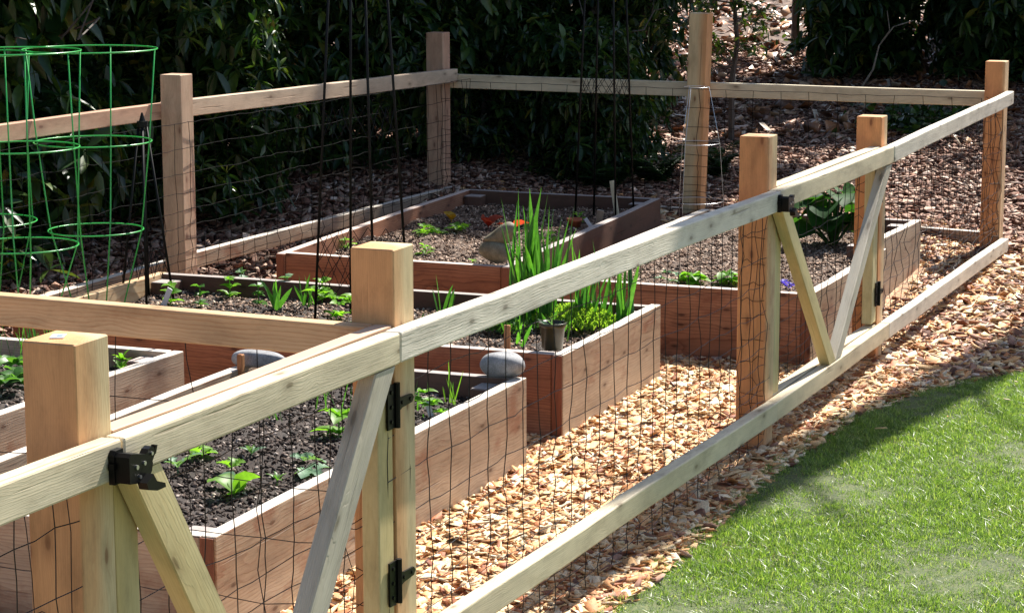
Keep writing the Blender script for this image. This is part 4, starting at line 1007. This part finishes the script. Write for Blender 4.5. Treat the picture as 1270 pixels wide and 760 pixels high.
# ------------------------------------------------------------------ stones
def rock(name, c, r, mat, label, seed, sq=.0, rotz=0, flat=2.3, sub=4, wedge=0):
    import bmesh
    bm = bmesh.new(); bmesh.ops.create_icosphere(bm, subdivisions=sub, radius=1)
    rs = np.random.default_rng(seed); k = rs.normal(0, 1, (6, 3)) * 1.6; ph = rs.uniform(0, 6, 6)
    V = []
    for v in bm.verts:
        p = np.array(v.co); s = 1 + sum(.05 * math.sin(k[i] @ p + ph[i]) for i in range(6)); q = np.sign(p) * np.abs(p) ** (1 - sq) * s
        V.append(q * np.array(r))
    F = [tuple(x.index for x in f.verts) for f in bm.faces]; bm.free()
    V = np.array(V); V[:, 2] = (V[:, 2] + r[2]) * (1 - wedge * V[:, 1] / r[1]) - r[2]; ca, sa = math.cos(rotz), math.sin(rotz); V[:, :2] = np.stack([V[:, 0] * ca - V[:, 1] * sa, V[:, 0] * sa + V[:, 1] * ca], 1)
    o = mkmesh(name, V + np.array(c), F, mat, None, smooth=True, loc=(c[0], c[1], c[2] - r[2])); return tag(o, label, 'stone')
rock('stone', (2.115, .655, -.050 + .034), (.042, .062, .036), M_STONE, 'smooth pale grey oval stone on the corner of the nearest bed', 3)
rock('stone', (1.985, 1.36, -.050 + .024), (.024, .075, .026), M_STONE, 'long grey cylindrical stone on the far left corner of the nearest bed', 5, sq=.25, rotz=.1)
rock('stone', (4.05, 1.475, -.05 + .040), (.05, .070, .042), M_STONEG, 'larger bottom stone of the small stack on the back left bed', 11)
rock('stone', (4.06, 1.455, -.05 + .078 + .033), (.04, .062, .034), M_STONEG, 'greenish wedge shaped top stone of the small stack', 21, wedge=.55)

# ------------------------------------------------------------------ pot and its plant
px_, py_ = 2.545, .665
pot = empty('plant_pot', (px_, py_, -.05), 'small olive brown plastic pot on the corner of the middle bed', 'plant pot')
prof = [(.030, -.048), (.0315, -.046), (.0385, .020), (.042, .0205), (.0425, .033), (.0405, .034), (.039, .022), (.037, .02), (.031, -.038), (.0, -.038)]
n = 36; V, F = [], []
for (r_, z_) in [(0, -.048)] + prof:
    for i in range(n):
        a = 2 * math.pi * i / n; V.append((px_ + r_ * math.cos(a), py_ + r_ * math.sin(a), z_))
for k in range(len(prof)):
    for i in range(n): F.append((k * n + i, k * n + (i + 1) % n, (k + 1) * n + (i + 1) % n, (k + 1) * n + i))
mkmesh('pot_shell', V, F, M_POT, pot, smooth=True)
V = [(px_ + .036 * math.cos(2 * math.pi * i / 24), py_ + .036 * math.sin(2 * math.pi * i / 24), .012) for i in range(24)]
mkmesh('potting_soil', V, [tuple(range(24))], M_SOIL, pot)
v1 = clump('potted_seedling', px_, py_, 9, .07, .012, M_BLUEG, 'drooping strap leaves growing from the small olive pot', .012, .8, z=.01, cat='plant')
# terracotta pot in back left bed
tx, ty = 5.42, 1.67
prof = [(.021, -.13), (.030, -.075), (.034, -.075), (.034, -.062), (.029, -.062), (.021, -.12), (0, -.12)]
V, F = [], []
for (r_, z_) in [(0, -.12)] + prof:
    for i in range(n):
        a = 2 * math.pi * i / n; V.append((tx + r_ * math.cos(a), ty + r_ * math.sin(a), z_))
for k in range(len(prof)):
    for i in range(n): F.append((k * n + i, k * n + (i + 1) % n, (k + 1) * n + (i + 1) % n, (k + 1) * n + i))
tag(mkmesh('terracotta_pot', V, F, M_TERRA, smooth=True, loc=(tx, ty, -.12)), 'small terracotta pot half sunk in the back left bed', 'plant pot')

# ------------------------------------------------------------------ stakes and plant tags
def stake(p0, p1, w, t, mat, label, name='wooden_stake', cat='stake', up=(1, 0, 0), **k):
    mb = MB(); board(mb, p0, p1, w, t, up=up, b=min(w, t) * .15)
    o = mkmesh(name, mb.v, mb.f, mat, None, mb.bc, loc=p0); return tag(o, label, cat, **k)
stake((2.72, .885, -.14), (2.72, .885, -.02), .020, .010, W_STAKE, 'short reddish wooden stake left of the small pot')
stake((1.93, 1.40, -.14), (1.93, 1.40, -.005), .018, .018, W_STAKE, 'stubby brown stake beside the long grey stone')
stake((5.80, 1.60, -.14), (5.82, 1.64, .06), .022, .010, W_RAIL, 'thin pale wooden stake in the back left bed')
stake((5.56, 1.61, -.14), (5.56, 1.60, -.04), .030, .008, W_BEDG, 'short wide wooden marker near the terracotta pot')
def ptag(p0, p1, label, w=.018, mat=None, up=(.6, -.8, 0)):
    return stake(p0, p1, w, .0012, mat or M_TAGW, label, 'plant_tag', 'plant tag', up=up, group='plastic plant tags')
ptag((3.09, 2.36, -.13), (3.07, 2.31, -.045), 'pale blue tag leaning in the corner of the middle bed', .02, up=(1, .2, 0))
ptag((1.86, .86, -.13), (1.84, .875, -.01), 'tall blue white tag right of the second post', .016, up=(.9, -.3, 0))
ptag((1.80, .73, -.12), (1.79, .745, -.065), 'bent white tag low beside the near bed board', .02, up=(.9, -.3, 0))
ptag((5.45, 1.58, -.13), (5.42, 1.62, -.06), 'white tag near the terracotta pot', .016, up=(1, .2, 0))
ptag((1.18, .70, -.115), (1.24, .715, -.085), 'fallen white tag at the near bed edge left of the brace', .016, up=(0, .5, 1))
ptag((2.86, 1.30, -.13), (2.85, 1.31, -.055), 'small white tag under the rail right of the second post', .016, up=(1, .2, 0))

# ------------------------------------------------------------------ plant supports
def cage(x, y, label, mat, rings, legs=4, rt=.0028, z0=-.11, phase=.4, tilt=(0, 0), name='tomato_cage', group=None, foot=.07, sq=0):
    c = empty(name, (x, y, z0), label, 'plant cage', group)
    mb = MB()
    for (r, z) in rings:
        m2 = MB(); ring(m2, (x + tilt[0] * (z - z0), y + tilt[1] * (z - z0), z), r, rt, squash=sq); mkmesh('ring', m2.v, m2.f, mat, c, smooth=True)
    for k in range(legs):
        a = phase + 2 * math.pi * k / legs; m2 = MB()
        pts = [(x + tilt[0] * (z - z0) + r * math.cos(a), y + tilt[1] * (z - z0) + r * math.sin(a), z) for (r, z) in rings]
        pts.append((x + foot * math.cos(a), y + foot * math.sin(a), z0 - .05))
        tube(m2, pts, rt, 6); mkmesh('leg', m2.v, m2.f, mat, c, smooth=True)
    return c
gcage = 'green wire cages at the left'
C1 = (2.88, 2.485)
cage(C1[0], C1[1], 'rightmost green wire cage, rings wholly in view', M_GREENW, [(.228, .800), (.20, .485), (.163, .180)], group=gcage, phase=.25)
cage(2.50, 2.53, 'green wire cage in front, cut by the left edge', M_GREENW, [(.215, .815), (.20, .50), (.185, .175)], group=gcage, phase=.75)
cage(2.95, 3.0, 'leftmost green wire cage, only a sliver in view', M_GREENW, [(.20, .77), (.18, .475), (.19, .175)], group=gcage, phase=1.0, z0=-.25)
cage(5.72, 1.215, 'silvery galvanised wire cage beside the tallest post', M_GALV, [(.055, .50), (.105, .255), (.125, .0)], legs=3, rt=.0013, phase=.9, foot=.12)

def obelisk(x, y, z0, w0, w1, h, label, lattice=((.28, .42), (.92, 1.06)), r=.005, rot=.3, finial=False, group='black plant towers'):
    c = empty('plant_tower', (x, y, z0), label, 'plant support', group)
    q = lambda k, z: np.array([x + (w0 + (w1 - w0) * z / h) * .5 * math.cos(rot + k * math.pi / 2) * 1.414, y + (w0 + (w1 - w0) * z / h) * .5 * math.sin(rot + k * math.pi / 2) * 1.414, z0 + z])
    for k in range(4):
        m2 = MB(); tube(m2, [q(k, -.06), q(k, h)], r, 6); mkmesh('leg', m2.v, m2.f, M_OBEL, c, smooth=True)
    for (a, b2) in lattice:
        m2 = MB()
        for k in range(4):
            n_ = 3
            for i in range(n_):
                pa = q(k, a) * (1 - i / n_) + q(k + 1, a) * (i / n_); pb = q(k, b2) * (1 - (i + 1) / n_) + q(k + 1, b2) * ((i + 1) / n_)
                pc = q(k, b2) * (1 - i / n_) + q(k + 1, b2) * (i / n_); pd = q(k, a) * (1 - (i + 1) / n_) + q(k + 1, a) * ((i + 1) / n_)
                tube(m2, [pa, pb], r * .25, 4); tube(m2, [pc, pd], r * .25, 4)
        mkmesh('lattice', m2.v, m2.f, M_OBEL, c)
    m2 = MB()
    for z in (h * .98,):
        for k in range(4): tube(m2, [q(k, z), q(k + 1, z)], r * .6, 5)
    mkmesh('top_frame', m2.v, m2.f, M_OBEL, c)
    if finial:
        m2 = MB(); tube(m2, [(x, y, z0 + h), (x, y, z0 + h + .02)], .02, 8); tube(m2, [(x, y, z0 + h + .02), (x, y, z0 + h + .05)], .012, 8, r2=.003)
        for k in range(4): tube(m2, [q(k, h), (x, y, z0 + h)], r * .7, 5)
        mkmesh('finial', m2.v, m2.f, M_OBEL, c)
    return c
obelisk(3.10, 1.575, -.11, .235, .10, 1.6, 'tall black lattice tower standing left of the second post', ((.10, .20), (.20, .30), (.62, .72)), rot=.70)
obelisk(5.78, 1.66, -.11, .20, .10, 1.6, 'tall black lattice tower far back between the two far posts', ((.56, .64),), rot=.70, r=.005)
obelisk(3.18, 2.47, -.11, .13, .02, .62, 'short black pointed tower behind the rightmost green cage', ((.08, .18),), rot=.5, finial=True, r=.005)

# ------------------------------------------------------------------ tree that shades the lawn edge (stands right of the picture)
tx_, ty_ = 7.6, -.93
z0 = float(G(tx_, ty_)); root = empty('bare_tree', (tx_, ty_, z0), 'slim bare trunk standing beyond the lawn right of the far corner', 'tree')
mb = MB(); tube(mb, [(tx_, ty_, z0 - .2), (tx_ + .02, ty_ + .01, 2.5), (tx_ - .01, ty_, 5.0), (tx_, ty_, 7.6)], .15, 12, r2=.12); mkmesh('trunk', mb.v, mb.f, M_BARK, root, smooth=True)
mb = MB()
for k in range(7): 
    zz = 3 + k * .6; a = k * 2.2; limb(mb, (tx_, ty_, zz), (tx_ + .9 * math.cos(a), ty_ + .5 * math.sin(a), zz + .7), .022, .006)
mkmesh('limbs', mb.v, mb.f, M_BARK, root)

# ------------------------------------------------------------------ light
SUN_EL, SUN_AZ = R(50), R(-9)          # azimuth from +X towards +Y
sd = np.array([math.cos(SUN_EL) * math.cos(SUN_AZ), math.cos(SUN_EL) * math.sin(SUN_AZ), math.sin(SUN_EL)])
sl = bpy.data.lights.new('sun', 'SUN'); sl.energy = 5; sl.angle = R(.53); sl.color = (1, .95, .87)
so = bpy.data.objects.new('sun', sl); COL.objects.link(so); so.rotation_euler = Vector(tuple(sd)).to_track_quat('Z', 'Y').to_euler(); so.location = (10, -2, 12)
w = bpy.data.worlds.new('World'); sc.world = w; w.use_nodes = True; nt = w.node_tree; nt.nodes.clear()
sk = N(nt, 'ShaderNodeTexSky', sky_type='NISHITA', sun_disc=False, sun_elevation=SUN_EL); sk.sun_rotation = math.pi / 2 - SUN_AZ
bg = N(nt, 'ShaderNodeBackground', i_Strength=.075); L(nt, sk.outputs[0], bg.inputs[0])
ow = N(nt, 'ShaderNodeOutputWorld'); L(nt, bg.outputs[0], ow.inputs[0])
sc.view_settings.view_transform = 'Standard'; sc.view_settings.look = 'None'; sc.view_settings.gamma = 1; sc.view_settings.use_curve_mapping = False
sc.view_settings.exposure = 1.08
sc.render.engine = 'CYCLES'; sc.cycles.max_bounces = 8; sc.cycles.transparent_max_bounces = 8
